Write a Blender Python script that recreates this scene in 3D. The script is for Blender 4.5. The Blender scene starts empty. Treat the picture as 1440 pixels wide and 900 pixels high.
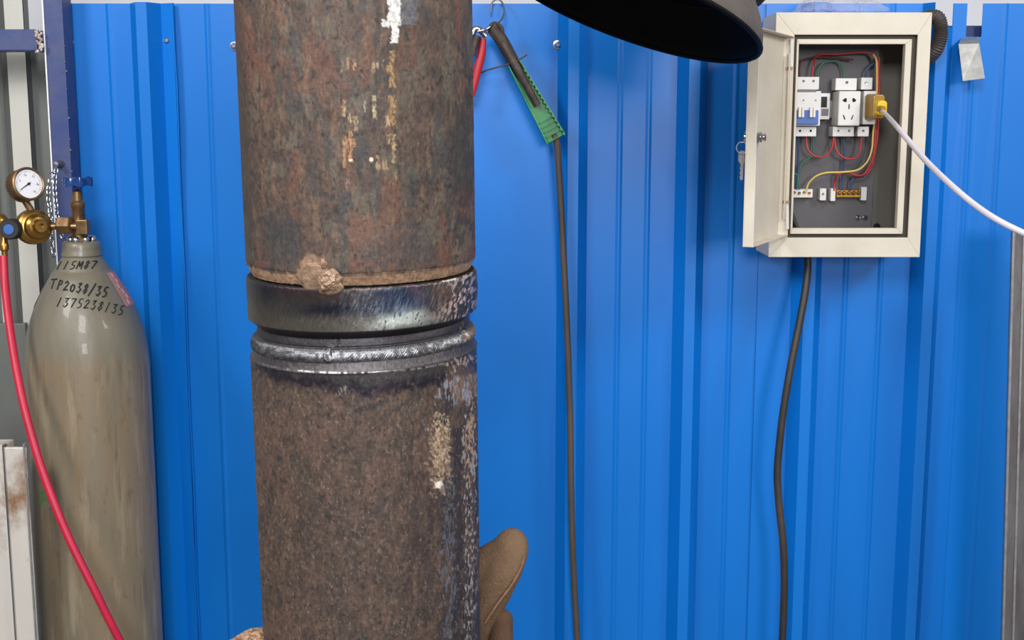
import bpy, math, random
import numpy as np
from mathutils import Vector, Matrix
from mathutils.bvhtree import BVHTree
random.seed(4)
SC = bpy.context.scene
COL = SC.collection
R_ = math.radians

# ------------------------------------------------------------------ camera
F = 1750.0
PITCH = 9.0
EYE = Vector((0, 0, 1.6))
cam_d = bpy.data.cameras.new('camera'); cam = bpy.data.objects.new('camera', cam_d); COL.objects.link(cam)
cam.location = EYE; cam.rotation_euler = (R_(90 - PITCH), 0, 0)
cam_d.sensor_width = 36; cam_d.lens = F / 1440 * 36; cam_d.clip_start = 0.02
SC.camera = cam

# ------------------------------------------------------------------ light
world = bpy.data.worlds.new('world'); SC.world = world; world.use_nodes = True
wn = world.node_tree
bg = wn.nodes['Background']
bg.inputs[0].default_value = (0.93, 0.95, 1.0, 1); bg.inputs[1].default_value = 0.30

def area_light(name, loc, target, size, energy, color=(1, 1, 1), size_y=None):
    d = bpy.data.lights.new(name, 'AREA'); d.energy = energy; d.size = size; d.color = color
    if size_y: d.shape = 'RECTANGLE'; d.size_y = size_y
    o = bpy.data.objects.new(name, d); COL.objects.link(o); o.location = loc
    o.rotation_euler = (Vector(target) - Vector(loc)).to_track_quat('-Z', 'Y').to_euler()
    return o
area_light('roof_lamp', (-1.7, 0.3, 2.85), (0.0, 2.2, 1.3), 0.6, 42, (1, .98, .95))
area_light('roof_lamp', (2.1, 0.7, 2.85), (0.2, 2.3, 1.3), 0.6, 40, (1, .98, .95))
area_light('roof_lamp', (-0.2, -0.6, 2.75), (0, 2.3, 1.2), 0.7, 56, (1, 1, 1))
area_light('roof_lamp', (1.7, -7.5, 2.8), (0.3, 2.4, 1.5), 1.6, 330, (.97, .98, 1))
SC.view_settings.view_transform = 'Standard'; SC.view_settings.look = 'None'
SC.view_settings.gamma = 1; SC.view_settings.use_curve_mapping = False
SC.view_settings.exposure = -0.22

# ------------------------------------------------------------------ camera maths
ct, st = math.cos(R_(PITCH)), math.sin(R_(PITCH))
FW = Vector((0, ct, -st)); UP = Vector((0, st, ct)); RT = Vector((1, 0, 0))
def ray(x, y): return FW + RT * ((x - 720) / F) - UP * ((y - 450) / F)
def pY(x, y, Y):
    d = ray(x, y); return EYE + d * ((Y - EYE.y) / d.y)
def pz(x, y, z): return EYE + ray(x, y) * z
def proj(P):                                   # numpy (n,3) -> px, py
    q = P - np.array(EYE)
    z = q @ np.array(FW)
    return 720 + F * (q @ np.array(RT)) / z, 450 - F * (q @ np.array(UP)) / z

# ------------------------------------------------------------------ object helpers
def tag(o, label=None, cat=None, group=None, kind=None):
    if label: o['label'] = label
    if cat: o['category'] = cat
    if group: o['group'] = group
    if kind: o['kind'] = kind
    return o
def empty(name, loc, label, cat, group=None, kind=None):
    o = bpy.data.objects.new(name, None); COL.objects.link(o); o.location = loc; o.empty_display_size = .05
    return tag(o, label, cat, group, kind)
def wloc(o):
    v = Vector((0, 0, 0))
    while o is not None: v = v + o.location; o = o.parent
    return v

def smooth_path(pts, n=6):
    pts = [Vector(p) for p in pts]
    if len(pts) < 3: return pts
    P = [pts[0] * 2 - pts[1]] + pts + [pts[-1] * 2 - pts[-2]]
    out = []
    for i in range(1, len(P) - 2):
        a, b, c, d = P[i-1], P[i], P[i+1], P[i+2]
        for k in range(n):
            t = k / n
            out.append(0.5 * ((2*b) + (c - a)*t + (2*a - 5*b + 4*c - d)*t*t + (3*b - a - 3*c + d)*t**3))
    out.append(pts[-1]); return out

class MB:
    def __init__(s): s.v = []; s.f = []
    def add(s, vs, fs):
        n = len(s.v); s.v += [Vector(v) for v in vs]; s.f += [tuple(i + n for i in f) for f in fs]; return s
    def box(s, c, size, rot=None):
        c = Vector(c); hx, hy, hz = size[0]/2, size[1]/2, size[2]/2
        vs = [Vector((x*hx, y*hy, z*hz)) for x in (-1, 1) for y in (-1, 1) for z in (-1, 1)]
        if rot is not None: vs = [rot @ v for v in vs]
        return s.add([c + v for v in vs], [(0,1,3,2),(4,6,7,5),(0,4,5,1),(2,3,7,6),(0,2,6,4),(1,5,7,3)])
    def rbox(s, x0, x1, y0, y1, z0, z1):
        return s.box(((x0+x1)/2, (y0+y1)/2, (z0+z1)/2), (x1-x0, y1-y0, z1-z0))
    def frame(s, axis):
        a = Vector(axis).normalized(); t = Vector((0,0,1)) if abs(a.z) < .9 else Vector((1,0,0))
        u = a.cross(t).normalized(); return a, u, a.cross(u)
    def lathe(s, o, axis, prof, n=24, u=None):          # prof: (r, h)
        o = Vector(o); a, uu, w = s.frame(axis)
        if u is not None: uu = Vector(u).normalized(); w = a.cross(uu)
        base = len(s.v); ring = []
        for r, h in prof:
            if r <= 1e-7: ring.append([len(s.v)]); s.v.append(o + a*h)
            else:
                ring.append(list(range(len(s.v), len(s.v)+n)))
                for k in range(n):
                    t = 2*math.pi*k/n; s.v.append(o + a*h + (uu*math.cos(t) + w*math.sin(t))*r)
        for p, q in zip(ring, ring[1:]):
            if len(p) == 1 and len(q) == 1: continue
            for k in range(n):
                k2 = (k+1) % n
                if len(p) == 1: s.f.append((p[0], q[k2], q[k]))
                elif len(q) == 1: s.f.append((p[k], p[k2], q[0]))
                else: s.f.append((p[k], p[k2], q[k2], q[k]))
        return s
    def cyl(s, p0, p1, r0, r1=None, n=20):
        p0 = Vector(p0); p1 = Vector(p1); r1 = r0 if r1 is None else r1; L = (p1-p0).length
        return s.lathe(p0, p1-p0, [(0,0),(r0,0),(r1,L),(0,L)], n)
    def sphere(s, c, r, n=14):
        pr = [(r*math.sin(math.pi*k/n), -r*math.cos(math.pi*k/n)) for k in range(n+1)]
        return s.lathe(c, (0,0,1), pr, n*2)
    def tube(s, pts, r, n=10, sub=6, closed=False, rfun=None):
        P = smooth_path(pts, sub) if sub > 1 else [Vector(p) for p in pts]
        N = len(P); u = None; rings = []
        for i in range(N):
            if closed: t = (P[(i+1) % N] - P[i-1]).normalized()
            else: t = (P[min(i+1, N-1)] - P[max(i-1, 0)]).normalized()
            if u is None: _, u, _ = s.frame(t)
            u = (u - t*u.dot(t)).normalized(); w = t.cross(u)
            rr = rfun(i/(N-1)) if rfun else r
            rings.append(len(s.v))
            for k in range(n):
                a = 2*math.pi*k/n; s.v.append(P[i] + (u*math.cos(a) + w*math.sin(a))*rr)
        for i in range(N - (0 if closed else 1)):
            a, b = rings[i], rings[(i+1) % N]
            for k in range(n): s.f.append((a+k, a+(k+1) % n, b+(k+1) % n, b+k))
        if not closed:
            s.f.append(tuple(rings[0]+k for k in range(n))[::-1]); s.f.append(tuple(rings[-1]+k for k in range(n)))
        return s
    def prism(s, poly, d):                 # poly: list of Vector (planar), d: extrude vector
        n = len(poly); d = Vector(d)
        return s.add([Vector(p) for p in poly] + [Vector(p)+d for p in poly],
                     [tuple(range(n))[::-1], tuple(range(n, 2*n))] + [(i, (i+1) % n, n+(i+1) % n, n+i) for i in range(n)])
    def build(s, name, mat, parent=None, smooth=35, bevel=0, label=None, cat=None, group=None, kind=None, origin=None):
        base = wloc(parent) if parent else (Vector(origin) if origin is not None else sum(s.v, Vector())/len(s.v))
        me = bpy.data.meshes.new(name); me.from_pydata([v - base for v in s.v], [], s.f); me.update()
        import bmesh
        b = bmesh.new(); b.from_mesh(me); bmesh.ops.recalc_face_normals(b, faces=b.faces); b.to_mesh(me); b.free()
        if smooth:
            me.polygons.foreach_set('use_smooth', [True]*len(me.polygons)); me.set_sharp_from_angle(angle=R_(smooth))
        me.materials.append(mat)
        o = bpy.data.objects.new(name, me); COL.objects.link(o)
        if parent: o.parent = parent
        else: o.location = base
        if bevel:
            m = o.modifiers.new('bevel', 'BEVEL'); m.width = bevel; m.segments = 2; m.limit_method = 'ANGLE'
            m.harden_normals = False
        return tag(o, label, cat, group, kind)

# ------------------------------------------------------------------ materials
def lin(c): return tuple(((v/255)/12.92 if v/255 <= .04045 else (((v/255)+.055)/1.055)**2.4) for v in c)
def mat(name, rgb, rough=.5, metal=0., var=.0, scale=8., rgb2=None, stretch=(1,1,1), bump=0., bscale=60., coat=0., spec=.5, alpha=None, trans=0., rvar=0., thresh=None, detail=5):
    m = bpy.data.materials.new(name); m.use_nodes = True; nt = m.node_tree; N = nt.nodes; L = nt.links
    b = N['Principled BSDF']; c = lin(rgb)
    b.inputs['Base Color'].default_value = (*c, 1); b.inputs['Roughness'].default_value = rough
    b.inputs['Metallic'].default_value = metal; b.inputs['Coat Weight'].default_value = coat
    b.inputs['Specular IOR Level'].default_value = spec; b.inputs['Transmission Weight'].default_value = trans
    if alpha is not None: b.inputs['Alpha'].default_value = alpha
    tc = N.new('ShaderNodeTexCoord'); mp = N.new('ShaderNodeMapping'); mp.inputs['Scale'].default_value = stretch
    L.new(tc.outputs['Object'], mp.inputs['Vector'])
    if rgb2 or var:
        c2 = lin(rgb2) if rgb2 else tuple(max(0, v*(1-var)) for v in c)
        nz = N.new('ShaderNodeTexNoise'); nz.inputs['Scale'].default_value = scale; nz.inputs['Detail'].default_value = detail
        nz.inputs['Roughness'].default_value = .62
        rp = N.new('ShaderNodeValToRGB'); lo, hi = thresh if thresh else (.35, .68)
        rp.color_ramp.elements[0].position = lo; rp.color_ramp.elements[0].color = (*c, 1)
        rp.color_ramp.elements[1].position = hi; rp.color_ramp.elements[1].color = (*c2, 1)
        L.new(mp.outputs[0], nz.inputs['Vector']); L.new(nz.outputs[0], rp.inputs[0]); L.new(rp.outputs[0], b.inputs['Base Color'])
        if rvar:
            mr = N.new('ShaderNodeMapRange'); mr.inputs['To Min'].default_value = rough - rvar; mr.inputs['To Max'].default_value = rough + rvar
            L.new(nz.outputs[0], mr.inputs[0]); L.new(mr.outputs[0], b.inputs['Roughness'])
    if bump:
        n2 = N.new('ShaderNodeTexNoise'); n2.inputs['Scale'].default_value = bscale; n2.inputs['Detail'].default_value = 4
        bp = N.new('ShaderNodeBump'); bp.inputs['Strength'].default_value = bump; bp.inputs['Distance'].default_value = .002
        L.new(mp.outputs[0], n2.inputs['Vector']); L.new(n2.outputs[0], bp.inputs['Height']); L.new(bp.outputs[0], b.inputs['Normal'])
    return m
M = {}
M['blue'] = mat('blue_painted_sheet', (3, 114, 204), .36, rgb2=(5, 107, 195), scale=2.2, stretch=(1,1,.35), bump=.05, bscale=4, coat=0, spec=.4)
M['dblue'] = mat('dark_blue_tube', (44, 62, 116), .5, rgb2=(66, 74, 112), scale=26, bump=.3, bscale=40)
M['white_wall'] = mat('white_sheet', (244, 244, 248), .6, var=.04, scale=2)
M['grey_panel'] = mat('grey_panel', (104, 106, 102), .5, rgb2=(88, 90, 88), scale=5, stretch=(1,1,.2))
M['lit_panel'] = mat('lit_panel', (196, 194, 184), .5, rgb2=(176, 174, 166), scale=5, stretch=(1,1,.2))  # paler copy of the grey panel, light on the rib faces put into colour
M['floor'] = mat('concrete', (120, 118, 112), .8, rgb2=(96, 94, 90), scale=4, bump=.3, bscale=30)
M['galv_rust'] = mat('rusted_galvanised', (200, 194, 186), .5, metal=.1, rgb2=(134, 98, 70), scale=11, stretch=(1,1,.8), thresh=(.50,.68), bump=.3)
M['steel_grey'] = mat('weathered_steel', (132, 130, 130), .45, metal=.6, rgb2=(96, 88, 90), scale=12, stretch=(2,2,.4), bump=.2, rvar=.1)
M['chrome'] = mat('bright_steel', (205, 205, 210), .22, metal=1)
M['cream'] = mat('cream_powder_coat', (214, 205, 190), .45, rgb2=(206, 196, 178), scale=14, bump=.15, bscale=240)
M['grey_paint'] = mat('grey_inner_paint', (112, 108, 100), .6, var=.1, scale=10)
M['plate'] = mat('mounting_plate', (84, 80, 84), .5, var=.12, scale=12)
M['groove'] = mat('rubber_seal', (84, 78, 66), .7)
M['white_pl'] = mat('white_plastic', (216, 213, 210), .35, var=.06, scale=60)
M['cream_pl'] = mat('ivory_plastic', (222, 214, 204), .35)
M['blue_pl'] = mat('blue_plastic', (52, 96, 168), .4)
M['black'] = mat('black_rubber', (30, 29, 31), .5, rgb2=(52, 48, 46), scale=30, bump=.2, bscale=90)
M['cable'] = mat('cable_rubber', (46, 43, 42), .5, rgb2=(78, 68, 62), scale=10, stretch=(1,1,.4), bump=.2, thresh=(.45,.7))
M['cable_brown'] = mat('dusty_cable', (62, 56, 52), .6, rgb2=(98, 82, 70), scale=9, stretch=(1,1,.4), bump=.2)
M['red_w'] = mat('red_wire', (176, 44, 52), .4)
M['green_w'] = mat('green_wire', (48, 112, 82), .4)
M['blue_w'] = mat('blue_wire', (48, 72, 120), .4)
M['yellow_w'] = mat('yellow_wire', (214, 182, 92), .4)
M['yellow_pl'] = mat('yellow_plastic', (226, 190, 40), .4)
M['amber'] = mat('amber_plastic', (158, 120, 44), .35, coat=.3)
M['white_cable'] = mat('white_cable', (214, 208, 216), .4)
M['brass'] = mat('brass', (184, 142, 72), .3, metal=.9, rgb2=(140, 104, 52), scale=30, bump=.15)
M['brass_d'] = mat('tarnished_brass', (150, 120, 84), .4, metal=.75, rgb2=(104, 78, 52), scale=40, bump=.2)
M['dial'] = mat('white_dial', (232, 230, 234), .25, coat=.5)
M['ink'] = mat('black_ink', (34, 32, 32), .7)
M['ink_grey'] = mat('grey_ink', (118, 112, 116), .6)
M['hose'] = mat('red_rubber_hose', (188, 28, 60), .42, var=.15, scale=30)
M['hose_dark'] = mat('red_sleeve', (178, 34, 46), .45)
M['handwheel'] = mat('blue_handwheel', (22, 66, 134), .18, rgb2=(14, 44, 96), scale=60, coat=.6)
M['green'] = mat('green_bakelite', (34, 138, 72), .35, rgb2=(24, 112, 60), scale=50, coat=.2)
M['char'] = mat('charred_jaw', (58, 48, 44), .55, metal=.3, rgb2=(84, 70, 62), scale=60, bump=.5, bscale=160)
M['dark_hole'] = mat('dark_slot', (18, 16, 16), .8)
M['pink'] = mat('faded_pink_sticker', (184, 120, 124), .6, rgb2=(152, 128, 116), scale=70, thresh=(.42,.6))
M['pink_text'] = mat('sticker_print', (214, 164, 164), .6)
M['hood_in'] = mat('black_enamel', (9, 9, 12), .6, spec=.15)
M['hood_out'] = mat('dusty_hood_shell', (96, 86, 80), .7, rgb2=(78, 72, 68), scale=12, bump=.3, bscale=60)
M['glove'] = mat('tan_suede', (122, 96, 72), .92, rgb2=(98, 74, 54), scale=34, bump=.8, bscale=420)
M['glove_l'] = mat('pale_rough_suede', (198, 158, 126), .95, rgb2=(112, 84, 66), scale=230, bump=1., bscale=500, thresh=(.4,.6))
M['glove_d'] = mat('dark_suede', (92, 66, 46), .92, rgb2=(74, 52, 38), scale=40, bump=.6, bscale=400)
M['seam'] = mat('glove_seam', (130, 98, 76), .9, bump=.5, bscale=500)
M['tack'] = mat('tack_weld', (158, 130, 106), .42, metal=.35, rgb2=(118, 94, 76), scale=120, bump=.5, bscale=260)
M['bag'] = mat('clear_plastic_bag', (200, 202, 222), .08, alpha=.22, coat=1.)
M['galv'] = mat('galvanised_plate', (166, 166, 164), .4, metal=.55, rgb2=(140, 140, 138), scale=60)
M['conduit'] = mat('ribbed_conduit', (64, 58, 56), .55, bump=.1)

# gas cylinder: grey-green worn paint
def cylinder_mat():
    m = mat('worn_grey_paint', (118, 112, 97), .42, rgb2=(106, 99, 84), scale=9, stretch=(1.6,1.6,.25), bump=.25, bscale=70, coat=.12)
    nt = m.node_tree; N = nt.nodes; L = nt.links; b = N['Principled BSDF']
    src = b.inputs['Base Color'].links[0].from_socket
    tc = N.new('ShaderNodeTexCoord')
    def layer(src, scale, stretch, lo, hi, rgb, mask=None, fac=.8):
        mp = N.new('ShaderNodeMapping'); mp.inputs['Scale'].default_value = stretch; L.new(tc.outputs['Object'], mp.inputs[0])
        nz = N.new('ShaderNodeTexNoise'); nz.inputs['Scale'].default_value = scale; nz.inputs['Detail'].default_value = 6; nz.inputs['Roughness'].default_value = .7
        L.new(mp.outputs[0], nz.inputs[0])
        mr = N.new('ShaderNodeMapRange'); mr.inputs[1].default_value = lo; mr.inputs[2].default_value = hi; mr.inputs[4].default_value = fac
        L.new(nz.outputs[0], mr.inputs[0]); f = mr.outputs[0]
        if mask is not None:
            mu = N.new('ShaderNodeMath'); mu.operation = 'MULTIPLY'; L.new(f, mu.inputs[0]); L.new(mask, mu.inputs[1]); f = mu.outputs[0]
        mx = N.new('ShaderNodeMix'); mx.data_type = 'RGBA'; L.new(f, mx.inputs[0]); L.new(src, mx.inputs[6]); mx.inputs[7].default_value = (*lin(rgb), 1)
        return mx.outputs[2]
    sx = N.new('ShaderNodeSeparateXYZ'); L.new(tc.outputs['Object'], sx.inputs[0])
    def zmask(lo, hi, flip=False):
        mr = N.new('ShaderNodeMapRange'); mr.inputs[1].default_value = lo; mr.inputs[2].default_value = hi
        if flip: mr.inputs[3].default_value = 1; mr.inputs[4].default_value = 0
        L.new(sx.outputs[2], mr.inputs[0]); return mr.outputs[0]
    body = zmask(1.185, 1.225, True)
    src = layer(src, 26, (1,1,.12), .3, .6, (126, 108, 84), body, .85)
    src = layer(src, 70, (1,1,.5), .58, .72, (104, 78, 54), body)
    src = layer(src, 40, (1,1,.12), .52, .66, (148, 136, 114), body, .6)
    src = layer(src, 55, (1,1,.10), .54, .66, (98, 84, 68), body, .7)
    L.new(src, b.inputs['Base Color']); return m
M['cyl'] = cylinder_mat()

# ------------------------------------------------------------------ noise in numpy
def _h(i, j, s):
    n = (i.astype(np.int64)*374761393 + j.astype(np.int64)*668265263 + s*1442695041) & 0xffffffff
    n = ((n ^ (n >> 13))*1274126177) & 0xffffffff
    return ((n ^ (n >> 16)) & 0xffff)/65535.0
def vn(x, y, s=0):
    i = np.floor(x); j = np.floor(y); u = x-i; v = y-j; u = u*u*(3-2*u); v = v*v*(3-2*v)
    return (_h(i,j,s)*(1-u)+_h(i+1,j,s)*u)*(1-v) + (_h(i,j+1,s)*(1-u)+_h(i+1,j+1,s)*u)*v
def fbm(x, y, s=0, o=4):
    r = 0; a = .5; t = 0
    for k in range(o): r = r + a*vn(x*2**k, y*2**k, s+k*7); t += a; a *= .55
    return r/t
def sstep(a, b, x): t = np.clip((x-a)/(b-a), 0, 1); return t*t*(3-2*t)

# ================================================================== SETTING
floor = MB().rbox(-4, 4, -3, 4.5, -.05, 0).build('floor', M['floor'], smooth=0, label='grey concrete workshop floor', cat='floor', kind='structure')
back = MB().rbox(-4, 4, 4.4, 4.5, 0, 3.6).build('wall_far', M['white_wall'], smooth=0, label='white wall seen above the blue partition', cat='wall', kind='structure')

WY = 2.42                                          # front plane of the blue partition's flats
ZT = pY(720, 5, WY).z
root = empty('wall_back', (0, WY, 0), 'bright blue ribbed steel sheet partition behind everything', 'wall', kind='structure')
def wx(px, py=600): return pY(px, py, WY).x
RIB = .030
ribs = [(211, 150), (480, 600), (641, 600), (802, 600), (963, 600), (1126, 600), (1288, 600)]
ribx = [wx(*r) for r in ribs]
stiff = [wx(160, 150), wx(313), wx(866), wx(905), wx(1022), wx(1062), wx(1180), wx(1228), wx(1337), wx(1378)]
def profile(x0, x1, lift0=0., lift1=0.):
    """list of (x, y offset toward the camera) along a sheet"""
    pts = [(x0, lift0)]
    for r in ribx:
        if x0 + .01 < r < x1 - .01: pts += [(r-.029, 0), (r-.010, RIB), (r+.010, RIB), (r+.029, 0)]
    for q in stiff:
        if x0 + .012 < q < x1 - .012: pts += [(q-.006, 0), (q-.001, .0022), (q+.001, .0022), (q+.006, 0)]
    pts.sort(); pts.append((x1, lift1)); return pts
def sheet(x0, x1, lift0=0., lift1=0., dy=0., notches=(), ztop=None, label=None):
    pr = profile(x0, x1, lift0, lift1)
    # add notch columns
    zt = ztop or ZT
    xs = sorted(set([p[0] for p in pr] + [n[0] for n in notches] + [n[1] for n in notches]))
    PX = np.array([p[0] for p in pr]); PO = np.array([p[1] for p in pr])
    zs = [0.02] + [0.4*k for k in range(1, 4)] + sorted(set([n[2] for n in notches] + [zt]))
    mb = MB(); idx = {}
    for i, x in enumerate(xs):
        for j, z in enumerate(zs):
            wob = .0012*math.sin(x*9+z*2.3) + .0004*math.sin(z*6.1+x*31)
            idx[i, j] = len(mb.v); mb.v.append(Vector((x, WY - float(np.interp(x, PX, PO)) - dy + wob, z)))
    for i in range(len(xs)-1):
        xm = (xs[i]+xs[i+1])/2
        for j in range(len(zs)-1):
            zm = (zs[j]+zs[j+1])/2
            if any(n[0] < xm < n[1] and zm > n[2] for n in notches): continue
            mb.f.append((idx[i,j], idx[i+1,j], idx[i+1,j+1], idx[i,j+1]))
    o = mb.build('cladding_sheet', M['blue'], root, smooth=0)
    md = o.modifiers.new('thick', 'SOLIDIFY'); md.thickness = .0012; md.offset = 0
    return o
xj1 = pY(271, 600, WY).x; xj2 = wx(1062, 600)
n1 = (wx(1308, 20), wx(1339, 20), pY(1320, 40, WY).z)
n2 = (wx(1359, 20), wx(1381, 20), pY(1370, 52, WY).z)
sheet(wx(93, 100), xj1, .004, .010)
sheet(xj1 - .02, xj2, 0, 0, -.002)
sheet(xj2 - .004, wx(2300), 0, 0, .002, notches=(n1, n2))
# overlap lip of the sheet joint, slightly bent open near the top
lip = MB()
for j in range(24):
    z = .05 + (ZT-.05)*j/23; o = .004 + .005*math.sin(j*.9)**2 + (.008 if 19 < j < 23 else 0)
    lip.v += [Vector((xj1-.004, WY-.009, z)), Vector((xj1 + .0015*math.sin(j*1.3), WY-.009-o*.6, z))]
    if j: k = len(lip.v); lip.f.append((k-4, k-3, k-1, k-2))
o = lip.build('sheet_lip', M['blue'], root, smooth=40); md = o.modifiers.new('t', 'SOLIDIFY'); md.thickness = .001
# hex screws with washers
for (x, y) in ((101, 60), (236, 57), (330, 65), (784, 63)):
    c = pY(x, y, WY)
    base = Vector((c.x, WY-.0012, c.z))
    s = MB(); s.lathe(base, (0,-1,0), [(0,0),(.0085,0),(.0085,.0015),(.0058,.0018),(.0056,.0065),(.0035,.009),(0,.009)], 12)
    s.build('screw', M['chrome'], root, smooth=30)
# purlin behind the sheets
MB().rbox(wx(1200), wx(2290), WY+.03, WY+.07, pY(720, 56, WY+.03).z, pY(720, 36, WY+.03).z).build('purlin', M['dblue'], root, smooth=0, bevel=.002)
# bent galvanised flap hanging from the notch
q = [pY(1348, 62, 2.385), pY(1377, 61, 2.385), pY(1385, 110, 2.36), pY(1354, 114, 2.36)]
fl = MB().prism(q, (0, .0015, 0))
q2 = [pY(1348, 62, 2.385), pY(1377, 61, 2.385), pY(1377, 52, 2.42), pY(1352, 53, 2.42)]
fl.prism(q2, (0, 0, -.0015))
fl.build('folded_flap', M['galv'], root, smooth=0, label='grey bent metal flap at the cut notch')

# blue corner post and tube
yp = 2.36
def vpost(name, pxl, pxr, yref, Yf, depth, z0, z1, m, label, cat, bevel=.002, extra=None):
    xl = pY(pxl, yref, Yf).x; xr = pY(pxr, yref, Yf).x
    r = empty(name, ((xl+xr)/2, Yf+depth/2, z0), label, cat)
    MB().rbox(xl, xr, Yf, Yf+depth, z0, z1).build('shaft', m, r, smooth=0, bevel=bevel)
    return r, xl, xr
zp = pY(720, -60, 2.36).z
post, xl, xr = vpost('corner_post', 67, 93, 110, 2.355, .05, 0, zp, M['dblue'], 'dark blue painted square steel post at left end of the blue partition', 'post')
MB().rbox(xl-.0022, xl-.0002, 2.353, 2.40, 0, zp).build('pale_edge', M['white_wall'], post, smooth=0, label='white bare edge of the post')
wd = MB()
for k in range(16):
    z = pY(93, 60+k*22, 2.355).z
    wd.sphere(Vector((xr+.0005+.002*random.random(), 2.352, z+random.uniform(-.008,.008))), random.uniform(.001,.0026), 5)
wd.build('weld_spatter', M['steel_grey'], post, kind='stuff')
# horizontal tube
zt0 = pY(30, 72, 2.345).z; zt1 = pY(30, 41, 2.345).z
tr = empty('horizontal_rail', (pY(0, 57, 2.345).x, 2.365, zt0), 'dark blue square steel rail crossing the grey door at top left', 'rail')
MB().rbox(pY(-120, 57, 2.345).x, pY(52, 57, 2.345).x, 2.345, 2.385, zt0, zt1).build('tube', M['dblue'], tr, smooth=0, bevel=.003)
wl = MB(); random.seed(3)
for k in range(26):
    p = pY(54 + random.uniform(-4, 6), 42 + k*1.25, 2.345 - random.uniform(0, .004)); wl.sphere(p, random.uniform(.0018, .0034), 6)
wl.build('weld_bead', M['galv_rust'], tr, label='pale rusty weld where the rail meets the post', kind='stuff')

# grey profiled door behind
gl = empty('wall_left', (-1, 2.5, 0), 'grey ribbed metal door panel left of the blue partition', 'wall', kind='structure')
def strip(px0, px1, Y0, Y1, m, y0=None, name='door_rib'):
    a = pY(px0, 200, Y0); b = pY(px1, 200, Y1); zt = pY(0, y0, Y0).z if y0 is not None else 2.2
    mb = MB().prism([Vector((a.x, Y0, .02)), Vector((b.x, Y1, .02)), Vector((b.x, Y1, zt)), Vector((a.x, Y0, zt))], (0, .003, 0))
    return mb.build(name, m, gl, smooth=0)
strip(-60, 9, 2.50, 2.50, M['grey_panel'], name='door_flat')
strip(9, 17, 2.50, 2.47, M['grey_panel'])
strip(17, 43, 2.47, 2.47, M['lit_panel'], name='door_rib_face')
strip(43, 50, 2.47, 2.50, M['grey_panel'])
strip(50, 90, 2.50, 2.50, M['grey_panel'], y0=44, name='door_flat')
strip(-12, -8, 2.465, 2.465, M['lit_panel'])
# dark lower kick panel of the door
a = pY(-30, 500, 2.44)
MB().rbox(pY(-60, 500, 2.44).x, pY(38, 500, 2.44).x, 2.44, 2.455, 0, pY(0, 455, 2.44).z).build('kick_panel', M['grey_panel'], gl, smooth=0, bevel=.002)

# rusted galvanised channel lower left
Yc = 2.0
x0 = pY(-60, 628, Yc).x; x1 = pY(36, 628, Yc).x; xi = pY(5, 628, Yc).x; zc = pY(20, 629, Yc).z
rp = empty('steel_channel', ((x0+x1)/2, Yc+.03, 0), 'short rusty galvanised steel channel standing at lower left beside the gas cylinder', 'steel channel')
MB().rbox(xi, x1, Yc, Yc+.006, 0, zc).build('flange', M['galv_rust'], rp, smooth=0, bevel=.0025)
MB().rbox(x0, xi-.001, Yc+.006, Yc+.045, 0, zc+.002).build('web', M['galv_rust'], rp, smooth=0, bevel=.001)
MB().rbox(xi-.0016, xi+.001, Yc-.0022, Yc+.01, 0, zc+.004).build('edge', M['chrome'], rp, smooth=0, label='bright bare steel edge')
MB().rbox(x1-.004, x1-.001, Yc-.0018, Yc+.01, 0, zc+.006).build('edge', M['galv'], rp, smooth=0)

# steel post lower right
Yr = 2.22
xa = pY(1424, 330, Yr).x
sp = empty('steel_post', (xa+.03, Yr+.03, 0), 'grey weathered steel post at the right edge', 'post')
zr = pY(1430, 322, Yr).z
t0_, t1_ = pY(1424.5, 322, Yr), pY(1409.5, 900, Yr); dx_ = (t1_.x-t0_.x)/(t1_.z-t0_.z); xb_ = t0_.x - dx_*t0_.z
def lean(x0, x1, y0, y1, zt): return MB().add([Vector((xb_+x0, y0, 0)), Vector((xb_+x1, y0, 0)), Vector((xb_+x1, y1, 0)), Vector((xb_+x0, y1, 0)), Vector((xb_+dx_*zt+x0, y0, zt)), Vector((xb_+dx_*zt+x1, y0, zt)), Vector((xb_+dx_*zt+x1, y1, zt)), Vector((xb_+dx_*zt+x0, y1, zt))], [(0,3,2,1),(4,5,6,7),(0,1,5,4),(1,2,6,5),(2,3,7,6),(3,0,4,7)])
lean(0, .075, Yr, Yr+.012, zr).build('shaft', M['steel_grey'], sp, smooth=0, bevel=.003)
lean(-.0012, .0030, Yr-.0022, Yr+.004, zr+.001).build('flange_edge', M['galv'], sp, smooth=0)
lean(.018, .022, Yr-.0018, Yr+.004, zr-.001).build('fold_line', M['galv'], sp, smooth=0)

# ================================================================== PIPE
PR = .1095
Zt = math.sqrt((F*PR/166.5)**2 + PR**2); Zb = math.sqrt((F*PR/151.5)**2 + PR**2)
A0 = pz(498, 0, Zt); A1 = pz(524.5, 890, Zb)
ax = (A1-A0).normalized()                         # down the pipe
mid = (A0+A1)/2
nn = (EYE-mid); nn = (nn - ax*nn.dot(ax)).normalized()   # toward the camera
ee = ax.cross(nn); ee = ee if ee.x > 0 else -ee
L01 = (A1-A0).length
def S(y, r=PR):                                   # pipe parameter s whose front line projects to pixel row y
    lo, hi = -.3, 1.2
    for _ in range(40):
        m_ = (lo+hi)/2; P = np.array([list(A0 + ax*m_ + nn*r)])
        if proj(P)[1][0] < y: lo = m_
        else: hi = m_
    return (lo+hi)/2
phi = np.concatenate([np.linspace(-math.pi, -1.75, 20)[:-1], np.linspace(-1.75, 1.75, 520), np.linspace(1.75, math.pi, 20)[1:]])
def tilt(s):                                      # extra skew of the hand cut rings
    return np.interp(s, [S(360), S(405), S(520), S(600)], [0, -.0008, -.0030, 0])

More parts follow.
